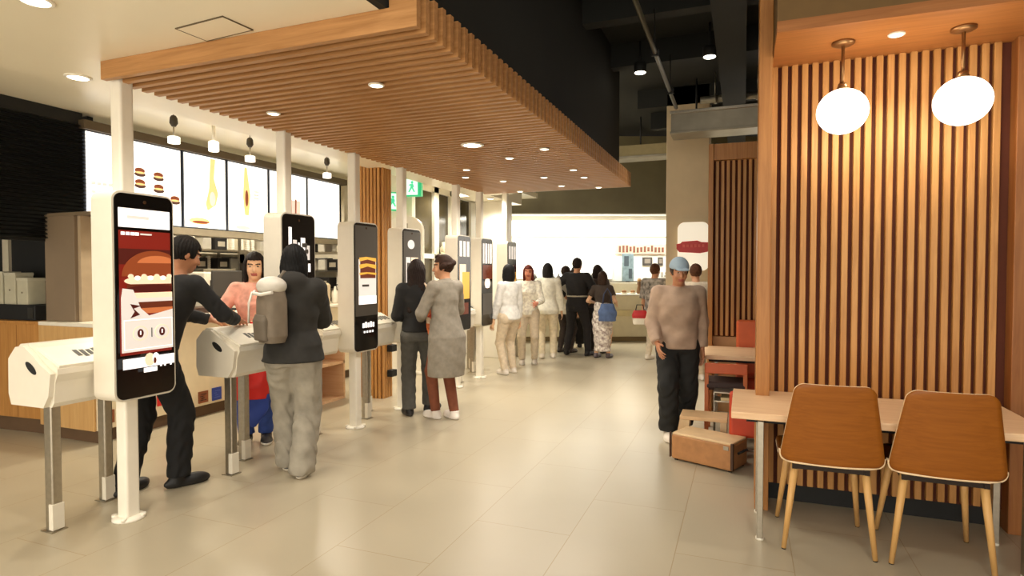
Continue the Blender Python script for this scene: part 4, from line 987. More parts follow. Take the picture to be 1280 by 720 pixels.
# ------------------------------------------------------------------ menu boards
BW = glow('board_white', (255, 253, 246), 1.35); BO = glow('board_orange', (240, 190, 124), 1.1); BD = glow('board_brown', (128, 66, 40), 0.9); BK = glow('board_dark', (84, 58, 50), 0.8); BP = glow('board_pink', (232, 190, 176), 1.0); BG = glow('board_grey', (206, 202, 192), 1.0)
BMATS = [BLKM, BW, BO, BD, BK, BP, BG]
ye = [3.88, 4.30, 4.96, 5.58, 6.27, 7.02, 7.78]
BL = ['lit menu board with two faint grey lines of print, first from the left', 'lit menu board with six small dark dishes of food', 'lit menu board with a tall golden flame shape and a sandwich', 'lit menu board with a slim orange strip of food, right of the golden one', 'lit menu board with two tall pinkish drinks', 'plain glowing white menu board at the far end']
def board(i):
    y0, y1 = ye[i]+0.012, ye[i+1]-0.012; w = y1-y0; hgt = 0.86
    t = thing('menu_board', BL[i], 'menu board', (-5.90, y0, 2.005))
    B().box((-0.06, 0, 0), (0.0, w, hgt), 0.004).obj('case', mat('board_frame', (96, 104, 120), 0.4), t)
    b = B(); b.box((0.0, 0.012, 0.012), (0.004, w-0.012, hgt-0.012), mi=1); L = [0.004]
    def lay(p, mi): b.prism(p, 'x', L[0]-0.001, L[0]+0.0007, mi); L[0] += 0.0007
    def E_(a, c, rx, ry, mi): lay(ellipse(a*w, c*hgt, rx*w, ry*hgt, 14), mi)
    if i == 0:
        for z_ in (0.40, 0.30):
            for q in range(5): lay([((0.14+0.14*q)*w, z_*hgt), ((0.25+0.14*q)*w, z_*hgt), ((0.25+0.14*q)*w, (z_+0.035)*hgt), ((0.14+0.14*q)*w, (z_+0.035)*hgt)], 6)
    if i == 1:
        for a, c in ((0.22, 0.62), (0.22, 0.48), (0.55, 0.60), (0.55, 0.45), (0.22, 0.30), (0.55, 0.30), (0.85, 0.33)):
            E_(a, c+0.025, 0.09, 0.035, 3); E_(a, c-0.02, 0.10, 0.03, 4); E_(a, c, 0.085, 0.014, 2)
    if i == 2:
        lay([(0.62*w, 0.97*hgt), (0.74*w, 0.97*hgt), (0.70*w, 0.7*hgt), (0.80*w, 0.50*hgt), (0.74*w, 0.34*hgt), (0.54*w, 0.25*hgt), (0.50*w, 0.34*hgt), (0.58*w, 0.55*hgt)], 2)
        E_(0.66, 0.42, 0.07, 0.10, 6); E_(0.35, 0.10, 0.24, 0.045, 2); E_(0.38, 0.085, 0.20, 0.02, 3)
    if i == 3:
        lay([(0.40*w, 0.95*hgt), (0.46*w, 0.95*hgt), (0.54*w, 0.55*hgt), (0.50*w, 0.25*hgt), (0.40*w, 0.25*hgt), (0.36*w, 0.52*hgt)], 2); E_(0.45, 0.5, 0.04, 0.12, 3)
        for q in range(3): lay([(0.62*w, (0.5+0.05*q)*hgt), (0.76*w, (0.5+0.05*q)*hgt), (0.76*w, (0.53+0.05*q)*hgt), (0.62*w, (0.53+0.05*q)*hgt)], 6)
        E_(0.35, 0.06, 0.18, 0.03, 5)
    if i == 4:
        lay([(0.22*w, 0.20*hgt), (0.38*w, 0.20*hgt), (0.40*w, 0.55*hgt), (0.20*w, 0.55*hgt)], 5); lay([(0.25*w, 0.30*hgt), (0.35*w, 0.30*hgt), (0.36*w, 0.5*hgt), (0.24*w, 0.5*hgt)], 3)
        lay([(0.58*w, 0.20*hgt), (0.80*w, 0.20*hgt), (0.82*w, 0.58*hgt), (0.56*w, 0.58*hgt)], 5); lay([(0.66*w, 0.28*hgt), (0.70*w, 0.28*hgt), (0.71*w, 0.6*hgt), (0.67*w, 0.6*hgt)], 3)
    b.obj('lit_face', BMATS, t)
for i in range(6): board(i)
# hanging spot cans in front of the boards
for (x, y), lb in zip(((-4.95, 4.08), (-5.0, 5.05), (-4.95, 6.27)), ('hanging white spot lamp with a dark socket, nearest the camera', 'hanging white spot lamp with a dark socket, above the tall golden menu picture', 'hanging white spot lamp with a dark socket, farthest of the three')):
    t = thing('pendant_spot', lb, 'pendant lamp', (x, y, 3.02))
    B().cyl((0, 0, 0), (0, 0, -0.08), 0.007).obj('stem', STEEL, t)
    B().lathe([(0.02, -0.07), (0.032, -0.09), (0.036, -0.14), (0.018, -0.17)], (0, 0, 0)).obj('socket', mat('socket_dark', (66, 58, 44), 0.5), t)
    B().cyl((0, 0, -0.16), (0, 0, -0.27), 0.007).obj('rod', STEEL, t)
    B().lathe([(0.04, -0.262), (0.052, -0.268), (0.052, -0.325), (0.04, -0.328)], (0, 0, 0)).obj('shade', glow('can_white', (255, 248, 232), 1.6), t)
for (x, y), lb, q in zip(((-5.05, 4.62), (-4.9, 6.95)), ('plain white hanging lamp between the first two dark socket lamps', 'plain white hanging lamp cylinder in front of the slatted wood column'), (0.05, 0.12)):
    t = thing('pendant_spot', lb, 'pendant lamp', (x, y, 3.02))
    B().cyl((0, 0, 0), (0, 0, -0.2), 0.016).obj('rod', WHITE, t)
    B().lathe([(0.04, -0.19), (0.05, -0.20), (0.05, -0.24-q), (0.04, -0.245-q)], (0, 0, 0)).obj('shade', glow('can_white', (255, 248, 232), 1.6), t)
# slatted wood column
t = thing('wood_column', 'slatted oak column standing at the end of the service counter', 'column', (-4.12, 6.15, 0))
b = B(); b.box((-0.19, -0.12, 0.0), (0.14, 0.06, 2.90), mi=1)
for i in range(7): b.box((-0.20+0.049*i, -0.150, 0.0), (-0.20+0.049*i+0.032, -0.115, 2.90))
for i in range(4): b.box((0.14, -0.13+0.049*i, 0.0), (0.160, -0.13+0.049*i+0.034, 2.90))
b.obj('slats', [W_SLAT, GAP], t)
for z_ in (0.25, 0.55): B().box((0.160, -0.06, z_), (0.23, 0.05, z_+0.08), 0.004).obj('socket_box', BLKM, t)
# low wooden cubby below the golden kiosk
t = thing('wooden_cubby', 'low open wooden shelf with a dark inside behind the golden burger kiosk', 'shelf', (-4.62, 5.1, 0))
for z_ in (0.0, 0.42, 0.74): B().box((-0.2, 0, z_), (0.2, 0.8, z_+0.03)).obj('shelf', W_TABLE, t)
for y_ in (0, 0.77): B().box((-0.2, y_, 0.03), (0.2, y_+0.03, 0.74)).obj('side_panel', W_TABLE, t)
B().box((-0.2, 0.03, 0.03), (-0.18, 0.77, 0.74)).obj('back_panel', W_CHAIR, t)
t = thing('carton', 'small white carton on the low wooden shelf behind the golden burger kiosk', 'carton', (-4.52, 5.28, 0.4505))
B().box((-0.06, -0.07, 0), (0.06, 0.07, 0.11), 0.006).obj('box', WHITE2, t); B().box((-0.063, -0.073, 0.10), (0.063, 0.073, 0.125), 0.004).obj('lid', WHITE, t)
# exit signs
def exit_sign(x, y, z, rz, label):
    t = thing('exit_sign', label, 'exit sign', (x, y, z), rz)
    B().box((-0.14, -0.05, -0.14), (0.14, 0.05, 0.14), 0.008).obj('box', glow('exit_green', (24, 168, 112), 0.75), t)
    B().box((-0.09, -0.053, -0.12), (0.09, -0.048, 0.12)).obj('lit_panel', glow('exit_pale', (196, 246, 214), 1.1), t)
    b = B(); b.ball((0.005, -0.054, 0.065), (0.020, 0.002, 0.020)); 
    b.prism([(-0.03, 0.04), (0.02, 0.045), (0.035, 0.0), (0.02, -0.01), (0.05, -0.075), (0.03, -0.08), (0.0, -0.025), (-0.035, -0.08), (-0.055, -0.075), (-0.02, -0.005), (-0.02, 0.02), (-0.05, 0.01)], 'y', -0.056, -0.053)
    b.obj('running_figure', glow('exit_mark', (60, 190, 140), 0.8), t)
    for sx in (-0.1, 0.1): B().cyl((sx, 0, 0.12), (sx, 0, 3.018-z), 0.008).obj('hanger', STEEL, t)
exit_sign(-5.00, 7.86, 2.57, math.radians(38), 'green lit exit sign, lower and nearer of the two')
exit_sign(-4.64, 7.86, 2.77, math.radians(12), 'green lit exit sign, higher and farther of the two')
# white arched board by the window
t = thing('arched_board', 'white arched display board before the dusky window', 'display board', (-4.72, 7.76, 0))
B().prism([(-0.31, 0.0), (0.31, 0.0), (0.31, 2.12)]+[(0.31*math.cos(a*PI/12), 2.12+0.22*math.sin(a*PI/12)) for a in range(1, 12)]+[(-0.31, 2.12)], 'y', -0.03, 0.03).obj('panel', WHITE, t)
b = B()
for x_, z_, w, h_ in ((-0.05, 2.02, 0.12, 0.2), (0.06, 1.62, 0.2, 0.12)): b.box((x_, -0.033, z_), (x_+w, -0.029, z_+h_))
b.obj('print', mat('print_grey', (190, 180, 160), 0.6), t)
B().box((0.12, -0.034, 1.42), (0.29, -0.028, 1.56)).obj('dark_notice', BLKM, t)
B().box((-0.34, -0.12, 0), (0.34, 0.10, 0.03), 0.006).obj('base', WHITE, t)
t = thing('cup_tower', 'pale stacked items on a sill inside the dusky window', 'display items', (-4.70, 9.15, 1.80))
for i in range(4): B().lathe([(0.05, 0), (0.06, 0.1+0.04*(i % 3)), (0.03, 0.14+0.04*(i % 3)), (0.03, 0.2)], (0.0, -0.2+0.13*i, 0)).obj('bottle', mat('bottle_pale', (206, 196, 170), 0.4), t)
B().box((-0.12, -0.3, -0.03), (0.09, 0.3, 0)).obj('shelf', WHITE, t)

# ------------------------------------------------------------------ bright shop at the far end (its front is turned 21 degrees)
AF = math.radians(21.5); FO = Vector((-4.35, 11.55, 0))
def FP(u, v, z=0): return (FO.x+u*math.cos(AF)-v*math.sin(AF), FO.y+u*math.sin(AF)+v*math.cos(AF), z)
def fstruct(name, a, b_, m):
    o = struct(B().box(a, b_).obj(name, m)); o.location = FO; o.rotation_euler = (0, 0, AF); return o
SHOPW = mat('shop_white', (246, 244, 236), 0.5, var=0.02)
fstruct('wall_shop_back', (-1.5, 2.3, 0), (6.0, 2.4, 3.2), SHOPW)
fstruct('wall_shop_header', (-0.4, -0.02, 2.70), (6.0, 0.18, 4.28), mat('header_olive', (112, 104, 76), 0.5, var=0.15, scale=1.5))
fstruct('ceiling_shop', (-1.5, 0.18, 2.86), (6.0, 2.3, 2.96), SHOPW)
fstruct('wall_shop_left', (-0.5, 0.0, 0), (-0.35, 2.3, 2.9), SHOPW)
def fth(name, label, cat, u, v, z=0): return thing(name, label, cat, FP(u, v, z), AF)
t = fth('shop_counter', 'pale stone counter of the bright shop at the far end', 'counter', 2.7, 0.55)
B().box((-3.0, 0, 0.10), (2.4, 0.6, 0.98), 0.01).obj('front_panel', STONE, t)
B().box((-3.0, -0.06, 0.55), (2.4, 0.62, 0.68), 0.01).obj('ledge', mat('stone_shade', (224, 212, 166), 0.4), t)
B().box((-3.02, -0.04, 0.98), (2.42, 0.64, 1.02), 0.008).obj('worktop', WHITE2, t)
B().box((-2.98, 0.05, 0), (2.38, 0.55, 0.10)).obj('plinth', mat('plinth_tan', (150, 130, 92), 0.5), t)
t = fth('light_panel', 'long glowing white light panel high on the back wall of the far shop', 'light panel', 1.9, 2.26, 2.35)
B().box((-2.2, 0, 0), (2.6, 0.035, 0.42), 0.004).obj('case', WHITE, t); B().box((-2.18, -0.006, 0.02), (2.58, 0.001, 0.40)).obj('lit_face', glow('shop_glow', (255, 253, 244), 1.6), t)
t = fth('light_panel', 'large glowing white wall panel behind the tall person in black in the far shop', 'light panel', 1.2, 2.26, 1.32)
B().box((-1.45, 0, 0), (1.15, 0.035, 0.95), 0.004).obj('case', WHITE, t); B().box((-1.43, -0.006, 0.02), (1.13, 0.001, 0.93)).obj('lit_face', glow('shop_glow2', (252, 252, 244), 1.1), t)
t = fth('rail_shelf', 'thin grey shelf rail along the back wall of the far shop', 'shelf', 1.9, 2.05, 1.25)
B().box((-2.0, 0, 0), (2.6, 0.22, 0.03)).obj('board', mat('rail_grey', (120, 118, 106), 0.5), t)
for x_ in (-1.5, 0.3, 2.1): B().box((x_, 0.17, -0.12), (x_+0.03, 0.245, 0)).obj('bracket', STEEL, t)
t = fth('shop_sign', 'reddish brown shop sign with ragged lettering on the far white wall', 'sign', 3.05, 2.23, 2.06)
B().box((-0.62, 0, -0.12), (0.62, 0.03, 0.12), 0.005).obj('board', mat('sign_blush', (232, 196, 176), 0.6), t)
b = B(); rn = random.Random(5)
for i in range(13):
    x_ = -0.56+0.087*i; b.box((x_, -0.008, -0.06-0.03*rn.random()), (x_+0.055, 0.001, 0.03+0.06*rn.random()))
b.obj('lettering', mat('sign_rust', (120, 78, 66), 0.6), t)
t = fth('hanging_banner', 'blue grey hanging banner below the reddish sign of the far shop', 'banner', 2.66, 1.95, 1.28)
B().box((-0.14, 0, 0.0), (0.14, 0.02, 0.66), 0.004).obj('cloth', mat('banner_blue', (112, 132, 142), 0.7, var=0.3, scale=9), t)
b = B(); b.box((-0.09, -0.004, 0.36), (0.02, 0.0, 0.60)); b.box((0.02, -0.004, 0.06), (0.10, 0.0, 0.30)); b.obj('print', mat('banner_dark', (58, 70, 80), 0.7), t)
B().cyl((0, 0.01, 0), (0, 0.01, -0.02), 0.05).obj('foot', BLKM, t)
for i, (u, lb) in enumerate(((3.20, 'small square dark picture on the far shop wall, right of the blue banner'), (3.52, 'narrow dark picture on the far shop wall, between two wider ones'), (3.86, 'small grey picture on the far shop wall beside the taupe pillar'))):
    t = fth('small_picture', lb, 'picture', u, 2.26, 1.76); w = (0.12, 0.06, 0.11)[i]
    B().box((-w, 0, -0.10), (w, 0.03, 0.10), 0.003).obj('frame', mat('pic_dark%d' % (i == 2), ((70, 66, 64), (120, 122, 122))[i == 2], 0.5), t)
    B().box((-w*0.6, -0.004, -0.05), (w*0.6, 0.001, 0.06)).obj('image', mat('pic_grey', (138, 130, 122), 0.5), t)
for i, u in enumerate((3.42, 3.62)):
    t = fth('small_mark', ('small faint grey mark on the far shop wall under the pictures, the left one', 'small faint grey mark on the far shop wall under the pictures, the right one')[i], 'wall mark', u, 2.28, 1.44)
    b = B(); b.box((-0.08, 0, -0.06), (-0.03, 0.02, 0.06)); b.box((0.0, 0, -0.06), (0.07, 0.02, -0.02)); b.box((0.02, 0, 0.0), (0.07, 0.02, 0.06)); b.obj('strokes', mat('mark_grey', (168, 164, 156), 0.6), t)
# dark utensils along the rail, pastries on the counter
pr = None
for i in range(10):
    if pr is None:
        pr = fth('dark_bottle', 'small dark bottle on the grey shelf rail of the far shop', 'bottle', 0, 0, 0); tag(pr, group='dark bottles on the shelf rail')
        B().lathe([(0.05, 0), (0.055, 0.10), (0.02, 0.14), (0.02, 0.18)], (0, 0, 0), 14).obj('glass_body', mat('bottle_dark', (56, 52, 48), 0.3), pr); o = pr
    else: o = copy_tree(pr)
    o.location = FP(0.45+0.19*i+(0.05 if i % 3 else 0), 2.14, 1.281)
pr = None
for i, (u, v) in enumerate(((2.35, 0.8), (2.55, 0.85), (2.85, 0.8), (3.3, 0.85), (3.5, 0.8))):
    if pr is None:
        pr = fth('pastry_dish', 'small white dish with brown food on the far shop counter', 'dish', 0, 0, 0); tag(pr, group='dishes on the far counter')
        B().lathe([(0.05, 0), (0.09, 0.03), (0.085, 0.03), (0.045, 0.008)], (0, 0, 0), 18).obj('plate', WHITE2, pr)
        b = B(); b.ball((0, 0, 0.05), (0.055, 0.05, 0.035), 0, 14, 8); b.obj('food', mat('food_brown', (132, 92, 50), 0.7), pr); o = pr
    else: o = copy_tree(pr)
    o.location = FP(u, v, 1.021)
t = fth('figurine', 'small brown and dark figurine standing on the far shop counter below the banner', 'figurine', 2.68, 0.78, 1.021)
B().lathe([(0.05, 0), (0.06, 0.05), (0.04, 0.18), (0.055, 0.24), (0.03, 0.27)], (0, 0, 0), 16).obj('torso', mat('fig_brown', (110, 76, 44), 0.6), t); B().ball((0, 0, 0.30), 0.045).obj('head', mat('fig_tan', (176, 140, 96), 0.6), t)
# red banded sign on the taupe pillar
t = thing('pillar_sign', 'white rounded sign with a red band on the taupe pillar', 'sign', (-0.715, 9.36, 1.9))
B().prism(rrect(-0.225, 0.225, -0.38, 0.345, 0.10, 8), 'y', -0.03, 0.04).obj('board', glow('sign_white', (244, 234, 212), 0.55), t)
b = B(); b.prism([(-0.24, -0.05), (-0.20, -0.10), (0.10, -0.12), (0.21, -0.10), (0.215, -0.06), (0.235, -0.02), (0.22, 0.04), (0.12, 0.045), (0.06, 0.07), (-0.16, 0.055), (-0.18, 0.03), (-0.24, 0.02)], 'y', -0.036, -0.029)
b.obj('red_band', mat('sign_red', (206, 36, 28), 0.4), t)
b = B()
for i in range(6): b.box((-0.15+0.055*i, -0.039, -0.03), (-0.115+0.055*i, -0.035, 0.012))
b.obj('lettering', mat('sign_pinkish', (224, 90, 76), 0.5), t)
# ------------------------------------------------------------------ people
FULL = True
SKA, SKB, SKC = (206, 150, 112), (226, 180, 142), (186, 128, 92)
BLK = (16, 16, 17)
# 1 man in black leaning on the second tray stand
r, j = person('person dressed in black, leaning both forearms on the white tray stand', (-3.80, 2.92, 0), (-0.10, 1.0), 1.74, False, SKC, (22, 17, 14), 'short', lean=(0.09, 0.13),
    feet={1: (0.13, 0.10, 0.5), -1: (-0.10, -0.12, -0.1)}, wrists={1: (0.24, 0.55, 1.135), -1: (-0.02, 0.56, 1.13)}, poles={1: (0.8, -0.5, -0.6), -1: (-0.8, -0.5, -0.6)}, head=(-0.45, -0.35, 0),
    palm={1: (0, 0.1, -1), -1: (0, 0.1, -1)}, top=dict(c=(30, 30, 31), sleeve=0.96, hem=0.55), bottom=dict(kind='trousers', c=BLK, fit=0.018, wide=0.016, wob=0.004, waist=0.62), shoes=((22, 22, 22), (34, 32, 30)), h=0.009, hf=0.0065, mask=None)
tgt = B()
for i in range(14):
    a = i*2.4; tgt.ball((0.150+0.035*math.sin(a), -0.135+0.02*math.cos(a*1.3), 0.93-0.009*i), (0.022, 0.018, 0.018), i % 3, 10, 6)
k = tgt.obj('charm_cluster', [WHITE2, mat('charm_pink', (222, 160, 140), 0.6), mat('charm_dark', (50, 40, 40), 0.6)], r)
# 2 person in pink behind the stand
r, j = person('person with long dark hair in a pink top facing the camera behind the tray stand', (-4.02, 4.10, 0), (0.62, -0.78), 1.66, True, SKB, (26, 18, 15), 'long',
    feet={1: (0.08, 0.02, 0.1), -1: (-0.08, 0.0, -0.1)}, wrists={1: (0.20, 0.30, 1.12), -1: (-0.12, 0.33, 1.10)}, poles={1: (0.8, -0.4, -0.8), -1: (-0.8, -0.4, -0.8)}, head=(0.05, -0.12, 0),
    top=dict(c=(236, 168, 148), sleeve=0.9, hem=0.56, var=0.25, scale=14), bottom=dict(kind='trousers', c=(46, 70, 138), fit=0.014, wide=0.012), shoes=((60, 56, 54), (226, 220, 210)), h=0.010, hf=0.006)
t = thing('tote_bag', 'bright red tote bag with white marks hanging in front of the person in pink', 'bag', (-3.90, 3.92, 0.42), math.atan2(-0.62, -0.78))
bg = Field(); bg.col([(0.0, 0, 0, 0.13, 0.045), (0.10, 0, 0, 0.155, 0.06), (0.34, 0, 0, 0.15, 0.05), (0.46, 0, 0, 0.14, 0.02)], 0, 0.46, 0.0, wob=0.004, pw=3.2); bg.obj('bag_body', mat('tote_red', (214, 34, 26), 0.5), t, 0.008)
b = B(); b.ball((0.0, 0.055, 0.36), (0.045, 0.012, 0.045), 0, 14, 8)
for i in range(4): b.box((0.015+0.008*(i % 2), 0.045, 0.10+0.05*i), (0.055, 0.066, 0.135+0.05*i))
b.obj('white_print', WHITE2, t)
for q in (0.03, -0.03): B().tube([(-0.08, q, 0.45), (-0.07, q, 0.58), (0.0, q, 0.66), (0.07, q, 0.58), (0.08, q, 0.45)], 0.009).obj('strap', mat('tote_red', (214, 34, 26), 0.5), t)
t = thing('hanging_cloth', 'deep blue pointed cloth hanging below the red tote bag', 'cloth', (-3.86, 3.94, 0.18), math.atan2(-0.62, -0.78))
cg = Field(); cg.col([(0.0, 0.03, 0, 0.02, 0.012), (0.14, 0.0, 0, 0.08, 0.02), (0.28, 0, 0, 0.13, 0.022)], 0, 0.28, 0.0, wob=0.005, pw=2.4); cg.obj('cloth', mat('cloth_blue', (40, 66, 150), 0.7), t, 0.007)
# 3 person with backpack
r, j = person('person in a black hoodie and light grey jeans with a grey backpack', (-3.11, 3.54, 0), (-0.50, 0.86), 1.69, True, SKA, (12, 11, 11), 'bob', lean=(0.0, 0.03),
    feet={1: (0.07, -0.08, 0.15), -1: (-0.07, 0.12, -0.1)}, wrists={1: (0.16, 0.44, 1.16), -1: (-0.12, 0.27, 1.05)}, poles={1: (0.12, -0.3, -1), -1: (-0.12, -0.3, -1)}, head=(0.0, -0.1, 0),
    top=dict(c=(40, 38, 34), infl=0.042, hem=0.50, rows=((0.49, 0.180, 0.142, -0.02), (0.57, 0.165, 0.118, -0.01)), hood=True, sleeve=0.9, name='hoodie', wob=0.007), bottom=dict(kind='trousers', c=(150, 143, 128), fit=0.022, wide=0.030, wob=0.005, hem=0.015, var=0.2, scale=9), shoes=((58, 54, 50), (214, 206, 190)), h=0.009, hf=0.008)
bp = thing('backpack', 'grey backpack with a silvery top flap on the back of the person in the hoodie', 'backpack', (-3.12, 3.335, 1.0), math.radians(160))
# local frame: +Y away from the wearer's left back, +Z up
bk = Field(); bk.col([(0.0, 0, 0, 0.10, 0.07), (0.05, 0, 0, 0.12, 0.085), (0.30, 0, 0, 0.115, 0.085), (0.38, 0, 0, 0.10, 0.07)], 0, 0.38, 0.0, pw=3.0); bk.obj('pack_body', mat('pack_grey', (120, 108, 92), 0.7, var=0.15), bp, 0.008)
fl = Field(); fl.ell((0, 0.0, 0.40), (0.125, 0.095, 0.07)); fl.obj('top_flap', mat('pack_silver', (206, 200, 188), 0.45, var=0.08), bp, 0.008)
pk = Field(); pk.col([(0.02, 0, 0.075, 0.08, 0.03), (0.16, 0, 0.08, 0.085, 0.035), (0.20, 0, 0.08, 0.07, 0.02)], 0.02, 0.20, 0, pw=3.0); pk.obj('front_pocket', mat('pack_pocket', (104, 94, 80), 0.7), bp, 0.007)
B().tube([(-0.13, 0.06, 0.36), (-0.06, 0.108, 0.345), (0.04, 0.112, 0.35), (0.13, 0.06, 0.36)], 0.012).obj('buckle_strap', mat('pack_silver2', (222, 216, 204), 0.4), bp)
B().tube([(0.08, 0.10, 0.36), (0.085, 0.125, 0.28), (0.075, 0.13, 0.20), (0.09, 0.125, 0.14)], 0.008).obj('dangling_strap', mat('pack_silver2', (222, 216, 204), 0.4), bp)
B().tube([(0.04, -0.06, 0.42), (0.05, -0.12, 0.50), (0.05, -0.19, 0.47)], 0.015).obj('shoulder_strap', mat('pack_pocket', (104, 94, 80), 0.7), bp)
# 4 long haired person in black
r, j = person('person with very long dark hair, black top and grey jeans seen from behind', (-3.20, 5.52, 0), (-0.50, 0.87), 1.62, True, SKB, (34, 22, 17), 'long', lean=(-0.01, 0.02),
    feet={1: (0.11, 0.12, 0.7), -1: (-0.10, -0.06, -0.3)}, wrists={1: (0.17, 0.28, 1.03), -1: (-0.06, 0.20, 1.0)}, poles={1: (0.7, -0.6, -0.5), -1: (-0.7, -0.6, -0.5)}, head=(-0.1, -0.1, 0),
    top=dict(c=(24, 23, 23), infl=0.03, hem=0.54, sleeve=0.92, wob=0.005), bottom=dict(kind='trousers', c=(84, 82, 76), fit=0.012, wide=0.020, wob=0.004, waist=0.61), shoes=((26, 25, 25), (60, 58, 56)), h=0.009, hf=0.008)
sb = thing('shoulder_bag', 'orange red patterned shoulder bag at the side of the long haired person in black', 'bag', (-3.03, 5.50, 0.80), math.radians(20))
bg = Field(); bg.col([(0.0, 0.02, 0, 0.045, 0.04), (0.12, 0.01, 0, 0.06, 0.05), (0.34, -0.02, 0, 0.055, 0.04), (0.50, -0.04, 0, 0.02, 0.02)], 0, 0.5, 0, wob=0.006, pw=2.5)
bg.obj('bag_body', [mat('bag_orange', (214, 112, 62), 0.7, var=0.5, scale=26), mat('bag_cream', (232, 206, 176), 0.7), mat('bag_red', (190, 60, 44), 0.7)], sb, 0.008, paint=lambda C: (np.sin(44*C[:, 2]+25*C[:, 0])+np.sin(60*C[:, 1]+20*C[:, 2]) > 0.9).astype(int)+2*((np.sin(31*C[:, 2]-28*C[:, 0]) > 0.85) & ~(np.sin(44*C[:, 2]+25*C[:, 0])+np.sin(60*C[:, 1]+20*C[:, 2]) > 0.9)).astype(int))
B().tube([(-0.04, 0, 0.48), (-0.06, 0.02, 0.56), (-0.10, 0.05, 0.60)], 0.010).obj('strap', mat('bag_cream', (232, 206, 176), 0.7), sb)
# 5 woman in grey coat
r, j = person('person with curly brown hair in a long grey coat and white sneakers', (-2.82, 5.42, 0), (-0.93, 0.36), 1.66, True, SKA, (52, 32, 22), 'curly', lean=(0.0, 0.02),
    feet={1: (0.06, -0.05, 0.25), -1: (-0.06, 0.10, 0.05)}, wrists={1: (0.13, 0.30, 1.06), -1: (-0.10, 0.28, 1.02)}, poles={1: (0.9, -0.5, -0.6), -1: (-0.9, -0.5, -0.6)}, head=(0.75, -0.05, 0),
    top=dict(c=(150, 142, 128), infl=0.022, hem=0.27, sleeve=0.95, name='coat', wob=0.004, collar=True, rows=((0.26, 0.185, 0.150, 0.0), (0.40, 0.190, 0.158, -0.010), (0.51, 0.186, 0.148, -0.016), (0.63, 0.142, 0.102, 0))), bottom=dict(kind='trousers', c=(128, 72, 48), fit=0.009, wide=0.0, wob=0.0, waist=0.4825), shoes=((240, 232, 222), (244, 238, 230)), h=0.009, hf=0.006)
# 6.. smaller figures down the hall
r, j = person('person with straight black hair in a pale shirt beyond the grey coat', (-3.22, 8.18, 0), (-0.85, 0.5), 1.60, True, SKB, (18, 16, 15), 'bob', top=dict(c=(226, 224, 218), hem=0.50, sleeve=0.9, infl=0.022), bottom=dict(kind='trousers', c=(214, 196, 168), fit=0.016), shoes=((220, 210, 196), (230, 224, 214)), h=0.012)
r, j = person('person with reddish hair standing past the white pillar', (-3.28, 9.2, 0), (0.3, -0.95), 1.60, True, (214, 140, 112), (96, 34, 24), 'bob', wrists={1: (0.15, 0.28, 1.0), -1: (-0.14, 0.26, 1.0)}, top=dict(c=(232, 224, 208), hem=0.50, sleeve=0.9, infl=0.02, var=0.3), bottom=dict(kind='trousers', c=(206, 190, 164), fit=0.016), shoes=((200, 190, 176), (226, 220, 210)), h=0.013)
r, j = person('person with dark bobbed hair in a white jacket near the farthest kiosk', (-3.18, 9.92, 0), (-0.35, 0.94), 1.64, True, SKB, (26, 21, 19), 'bob', top=dict(c=(236, 232, 216), hem=0.47, sleeve=0.95, infl=0.035, name='jacket', wob=0.006), bottom=dict(kind='trousers', c=(222, 208, 178), fit=0.016), shoes=((226, 216, 200), (232, 226, 214)), h=0.013)
r, j = person('person in a pale coat standing right behind the white jacket', (-3.10, 10.75, 0), (0.4, 0.9), 1.60, False, SKB, (48, 34, 26), 'short', top=dict(c=(224, 214, 192), hem=0.45, sleeve=0.95, infl=0.035, name='coat'), bottom=dict(kind='trousers', c=(60, 48, 40), fit=0.016), shoes=((70, 60, 52), (50, 46, 42)), h=0.014)
r, j = person('person in a brown top and dark trousers at the far shop counter', (-3.12, 11.50, 0), (-0.3, 0.95), 1.60, False, SKC, (30, 22, 20), 'curly', wrists={1: (0.15, 0.30, 1.02), -1: (-0.15, 0.28, 1.0)}, top=dict(c=(150, 96, 76), hem=0.55, sleeve=0.4, infl=0.018, var=0.4), bottom=dict(kind='trousers', c=(34, 30, 28), fit=0.03, wide=0.02), shoes=((36, 32, 30), (40, 36, 34)), h=0.014)
r, j = person('person in a white shirt and beige trousers at the far counter', (-2.66, 11.60, 0), (0.25, 0.96), 1.58, False, SKB, (226, 220, 200), 'cap', top=dict(c=(238, 232, 216), hem=0.50, sleeve=0.45, infl=0.03), bottom=dict(kind='trousers', c=(206, 180, 120), fit=0.02), shoes=((90, 76, 60), (60, 54, 46)), h=0.014)
r, j = person('tall person in black with a pale belt, in the middle of the hall', (-2.80, 10.46, 0), (0.10, 1.0), 1.74, False, SKA, (40, 30, 26), 'short', feet={1: (0.20, 0.02, 0.25), -1: (-0.20, 0.0, -0.3)}, wrists={1: (0.20, 0.22, 1.0), -1: (-0.28, 0.10, 1.06)}, poles={1: (1, -0.6, -0.1), -1: (-1, -0.6, -0.1)},
    top=dict(c=(30, 27, 27), infl=0.035, hem=0.46, sleeve=0.95, name='jacket', wob=0.006), bottom=dict(kind='trousers', c=(32, 28, 27), fit=0.016), shoes=((28, 26, 26), (34, 32, 32)), h=0.012)
bl = Field(); bl.col([(0.605*1.74, 0, 0, 0.196, 0.150), (0.625*1.74, 0, 0, 0.194, 0.148)], 0.605*1.74, 0.622*1.74, 0); bl.obj('belt', mat('belt_pale', (196, 186, 164), 0.5), r, 0.012)
